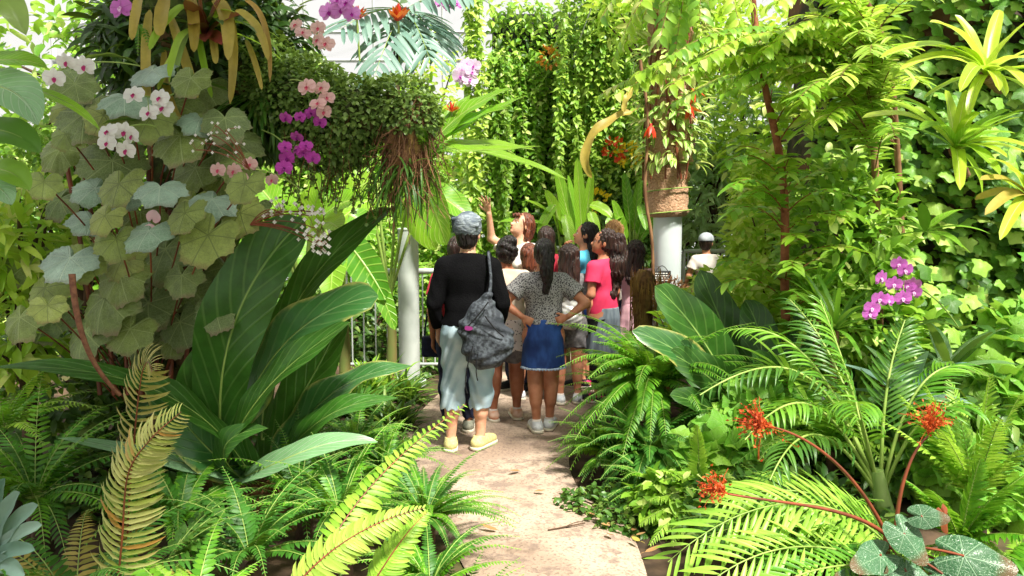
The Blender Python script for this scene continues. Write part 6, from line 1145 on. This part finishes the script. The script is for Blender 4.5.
# 6 ponytail girl
p = person('girl with a dark ponytail, speckled T-shirt and frayed denim skirt, hands on her hips', (*GP(543, 431)[:2], .012), .0, 1.445, dict(shR=(.104, -.005, .790), shL=(-.104, -.005, .790), elR=(.215, -.045, .68), elL=(-.205, -.045, .68), wrR=(.125, -.072, .615), wrL=(-.115, -.072, .615), handR=(-1, .05, -.45), handL=(.9, .05, -.55), palmR=(0, 1, 0), palmL=(0, 1, 0), curlR=.15, curlL=.15, anR=(.035, .015, .045), anL=(-.035, -.03, .045), knR=(.042, .008, .275), knL=(-.043, -.01, .275), ftR=(.3, 1, 0), ftL=(-.25, 1, 0)), SK2, girth=1.1, headk=1.04, yaw=.15)
shirt(p, M_animal, hem=.575, sleeve=.62, ease=.014, flare=.016, wide=.008); skirt(p, M_dden, top=.60, hem=.345, r0=.088, r1=.106, ripple=.003, n=7); skirt(p, mat('frayed_edge', '8fa6c8', 'b4c3d8', rough=.9, scale=80), top=.349, hem=.337, r0=.106, r1=.109, ripple=.006, n=40, name='frayed_hem'); shoes(p, M_whshoe, sock=M_whiteT)
haircap(p, H_dark, g=.006, extra=ponytail(.21, .028, -.075, .96, curl=.004), noise=.0035)
for sx in (-1, 1):
    mb = MB(); hh = p['h']; x_, y_, z_ = p['t'].location; V = []
    for (a_, b_) in ((-.028, .565), (.028, .565), (.028, .515), (0, .50), (-.028, .515), (-.028, .565)):
        xx = sx * .045 + a_; rr_ = .088 + (.6 - b_) / .255 * .018; V.append([x_ + xx * hh, y_ - (math.sqrt(max(rr_ ** 2 - xx ** 2, 1e-4)) / 1.22 + .012) * hh - .004, z_ + b_ * hh])
    tube(mb, V, .0022, 4); mb.build('pocket_seam', mat('seam_thread', '4a6fae', 'b08a58', rough=.9, scale=40), p['t'])
tag_ = SDF((-.16, -.16, .87), (-.08, .0, .93), .004); tag_.cone(np.array([-.118, -.07, .615]) * p['h'] - [.008, 0, 0], np.array([-.118, -.07, .615]) * p['h'] + [.0, 0, .006], .026, .026, 0)
# 7 girl with silver backpack
p7 = person('girl with long straight brown hair standing right of the ponytailed girl', (P(569, 300, 6.55)[0], 6.55, .012), -.1, 1.36, dict(anR=(.06, .0, .045), anL=(-.05, -.03, .045), elR=(.135, -.0, .64)), SK2, headk=1.1, girth=1.05); shirt(p7, M_greysh, hem=.5, sleeve=.6); trousers(p7, M_greysh, cutz=.36, name='shorts'); shoes(p7, M_whshoe, sock=M_whiteT); haircap(p7, H_dkb, g=.010, extra=[('c', (-.02, -.03, .96), (-.03, -.045, .78), .04, .035), ('c', (.02, -.03, .96), (.03, -.045, .78), .04, .035), ('c', (0, -.04, .95), (0, -.05, .77), .04, .035)], noise=.004)
# 8 blue shirt girl
p = person('girl in a sky blue T-shirt, seen in profile with a hand at her chin', (P(584, 300, 7.2)[0], 7.2, .012), 1.15, 1.56, dict(elR=(.10, .10, .70), wrR=(.04, .13, .83), handR=(-.5, -.2, 1), palmR=(-.5, -1, -.3), curlR=.7, elL=(-.09, .10, .68), wrL=(-.03, .15, .77), handL=(.3, -.2, 1), palmL=(.3, -1, 0), curlL=.8), SK1, yaw=.25, pitch=.15, bust=.6); shirt(p, M_bluec, hem=.5, sleeve=.5); trousers(p, M_dden, cutz=.33, name='shorts'); shoes(p, M_pkshoe); face(p)
haircap(p, H_dark, g=.012, extra=[('c', (.0, -.03, .96), (.0, -.06, .86), .045, .04), ('c', (0.02, -.06, .87), (.03, -.07, .80), .04, .03), ('c', (-.02, -.06, .87), (-.03, -.07, .80), .035, .03)], noise=.005)
# 9 pink girl
p = person('girl in bright pink T-shirt and grey skirt, long wavy ponytail tied in pink', (P(603, 300, 6.6)[0], 6.6, .012), .85, 1.50, dict(elR=(.13, .0, .64), wrR=(.10, .10, .56), elL=(-.135, -.01, .64), wrL=(-.10, .10, .57)), SK2, headk=1.04, yaw=.55, pitch=.1, bust=.5); shirt(p, M_pink, hem=.49, sleeve=.55, ease=.014, wide=.006); skirt(p, M_greys, top=.56, hem=.295, r0=.096, r1=.125, ripple=.007, n=13); trousers(p, M_blk, cutz=.09, top=.5, ease=.008, name='leggings'); shoes(p, M_pkshoe); face(p)
haircap(p, H_dkb, g=.010, extra=ponytail(.30, .042, -.075, .95, sway=-.02, curl=.012), noise=.006)
for z_ in ((0, -.075, .948), (0, -.083, .90)):
    c = p['hd'](*z_); s = SDF(c - .06, c + .06, .005); s.ell(c, (.032, .03, .014), 0, p['R']); s.mesh('hair_tie', mat('pink_tie', 'e58ab0', rough=.6), p['t'])
# 10, 11, 12
p = person('person with light blond hair behind the girl in pink', (P(612, 300, 7.7)[0], 7.7, .012), .5, 1.57, {}, SK3); shirt(p, M_whiteT, hem=.5); trousers(p, M_navy, cutz=.07); shoes(p, M_whshoe); haircap(p, H_blond, g=.014, extra=[('c', (0, -.035, .95), (0, -.05, .80), .05, .05)], noise=.006)
p = person('girl with dark wavy hair and pale pink dress, half behind the shaggy stump', (P(635, 300, 6.95)[0], 6.95, .012), -.25, 1.38, dict(elL=(-.13, .02, .65)), SK4, headk=1.08); shirt(p, M_palep, hem=.5, sleeve=.2, name='dress_top'); skirt(p, M_palep, top=.6, hem=.25, r0=.085, r1=.16, ripple=.012, n=9, name='dress_skirt'); shoes(p, M_whshoe); haircap(p, H_dkb, g=.014, extra=[('c', (0, -.035, .95), (0, -.05, .78), .052, .055), ('c', (-.035, -.02, .94), (-.045, -.03, .80), .03, .03)], noise=.006)
pc = P(705, 300, 9.0); p = person('child in a grey cap and white T-shirt beyond the pillar', (pc[0], 9.0, .012), .2, 1.40, dict(elL=(-.15, .01, .66), wrL=(-.13, .1, .6)), SK1, headk=1.06, yaw=-.6); shirt(p, M_whiteT, hem=.5, wide=.01); trousers(p, M_greysh, cutz=.3, name='shorts'); shoes(p, M_whshoe); haircap(p, H_dkb, g=.002)
h_, hd, R = p['h'], p['hd'], p['R']; s = SDF(hd(0, 0, .96) - .2, hd(0, 0, .96) + .2, .005); s.ell(hd(0, -.006, .958), np.array([.062, .072, .058]) * h_ * 1.06, .01, R); s.cut(hd(0, 0, .948), R @ np.array([0, 0, -1])); s.ell(hd(0, .065, .951), np.array([.045, .055, .006]) * h_, .01, R); s.mesh('cap', mat('grey_cap', '9aa2ab', 'b6bcc2', rough=.8, scale=12), p['t'])
# bags
def toW(p, v):
    a = p['t'].rotation_euler[2]; L = np.array(p['t'].location); v = np.array(v, float) * p['h']; return L + [v[0] * math.cos(a) - v[1] * math.sin(a), v[0] * math.sin(a) + v[1] * math.cos(a), v[2]]
c = toW(pw1, (.075, -.125, .545)); t = thing('backpack', 'dark patterned slouchy backpack hanging from the right shoulder of the woman in black', 'bag', c)
s = SDF((-.3, -.25, -.3), (.3, .25, .5), .007); s.cone((-.0, 0, .05), (.02, 0, -.12), .13, .165, .05, ((0, 1, 0), 1.7)); s.cone((.03, 0, .2), (0, 0, .05), .04, .12, .05, ((0, 1, 0), 1.5)); s.cone((-.10, 0, -.02), (.13, 0, -.08), .07, .09, .04, ((0, 1, 0), 1.3))
s.warp(lambda x, y, z: .008 * np.sin(x * 34 + 6 * np.sin(z * 16)) + .006 * np.sin(z * 40 + x * 20)); s.mesh('bag_body', M_bag, t)
mb = MB(); sh = toW(pw1, (.085, -.0, .845)); 
for dx in (0, .012): 
    q = bez([c + [.03 + dx, -.01, .17], toW(pw1, (.105, -.085, .74)), toW(pw1, (.092, -.045, .845)), toW(pw1, (.09, .03, .84)), toW(pw1, (.10, .075, .76))], 26); tube(mb, q, .011, 6)
mb.build('strap', M_bag, t)
mb = MB(); tube(mb, bez([c + [-.06, -.12, -.1], c + [-.10, -.13, -.22], c + [-.13, -.10, -.36], c + [-.1, -.1, -.42]], 16), .004, 5); tube(mb, bez([c + [-.03, -.12, -.15], c + [-.05, -.13, -.27], c + [-.03, -.12, -.33]], 12), .004, 5); mb.build('cord', M_blk, t)
mb = MB(); leafpath(mb, [c + [-.115, -.105, .02], c + [-.09, -.118, .015], c + [-.06, -.128, .02]], (0, -1, 0), .03, STRAP, 2, .0); mb.build('patch', mat('magenta_patch', 'a03a86', rough=.8), t)
mb = MB(); tube(mb, bez([c + [-.14, -.09, -.02], c + [-.03, -.14, .09], c + [.04, -.1, .19]], 14), .005, 5); tube(mb, bez([c + [.02, -.13, .1], c + [.09, -.13, .0], c + [.14, -.09, -.04]], 14), .005, 5); mb.build('zip', M_blk, t)
c = toW(p7, (.01, -.115, .635)); t = thing('backpack', 'small silver backpack on the girl with long straight brown hair', 'bag', c); M_silver = mat('silver_fabric', 'b9b8b6', 'd4d2ce', rough=.35, metal=.4, scale=14, bump=.3)
s = SDF((-.2, -.2, -.25), (.2, .2, .25), .006); s.cone((0, 0, .08), (0, -.01, -.09), .085, .11, .03, ((0, 1, 0), 1.6)); s.cone((0, -.06, -.05), (0, -.065, -.08), .06, .07, .015, ((0, 1, 0), 1.8)); s.cone((-.05, -.03, .1), (.05, -.03, .1), .05, .05, .01, ((0, 1, 0), 1.3)); s.warp(lambda x, y, z: .004 * np.sin(x * 60 + 5 * np.sin(z * 30))); s.mesh('bag_body', M_silver, t)
mb = MB()
for sx in (-1, 1): tube(mb, bez([c + [sx * .05, .03, -.1], toW(p7, (sx * .075, -.10, .70)), toW(p7, (sx * .075, -.04, .845)), toW(p7, (sx * .075, .05, .78))], 16), .012, 6)
mb.build('strap', M_silver, t)
c = P(431, 345, 5.75); t = thing('handbag', 'small dark handbag hanging by the hip of the person in coral', 'bag', c); mb = MB(); box(mb, c + [-.07, -.045, -.09], c + [.07, .045, .07]); o = mb.build('bag_body', M_navy, t, smooth=False); md = o.modifiers.new('b', 'BEVEL'); md.width = .02; md.segments = 3
mb = MB(); tube(mb, bez([c + [-.05, 0, .06], c + [-.03, .05, .3], P(436, 268, 5.85)], 14), .008, 5); tube(mb, bez([c + [.05, 0, .06], c + [.04, .05, .3], P(438, 268, 5.9)], 14), .008, 5); mb.build('strap', M_navy, t)
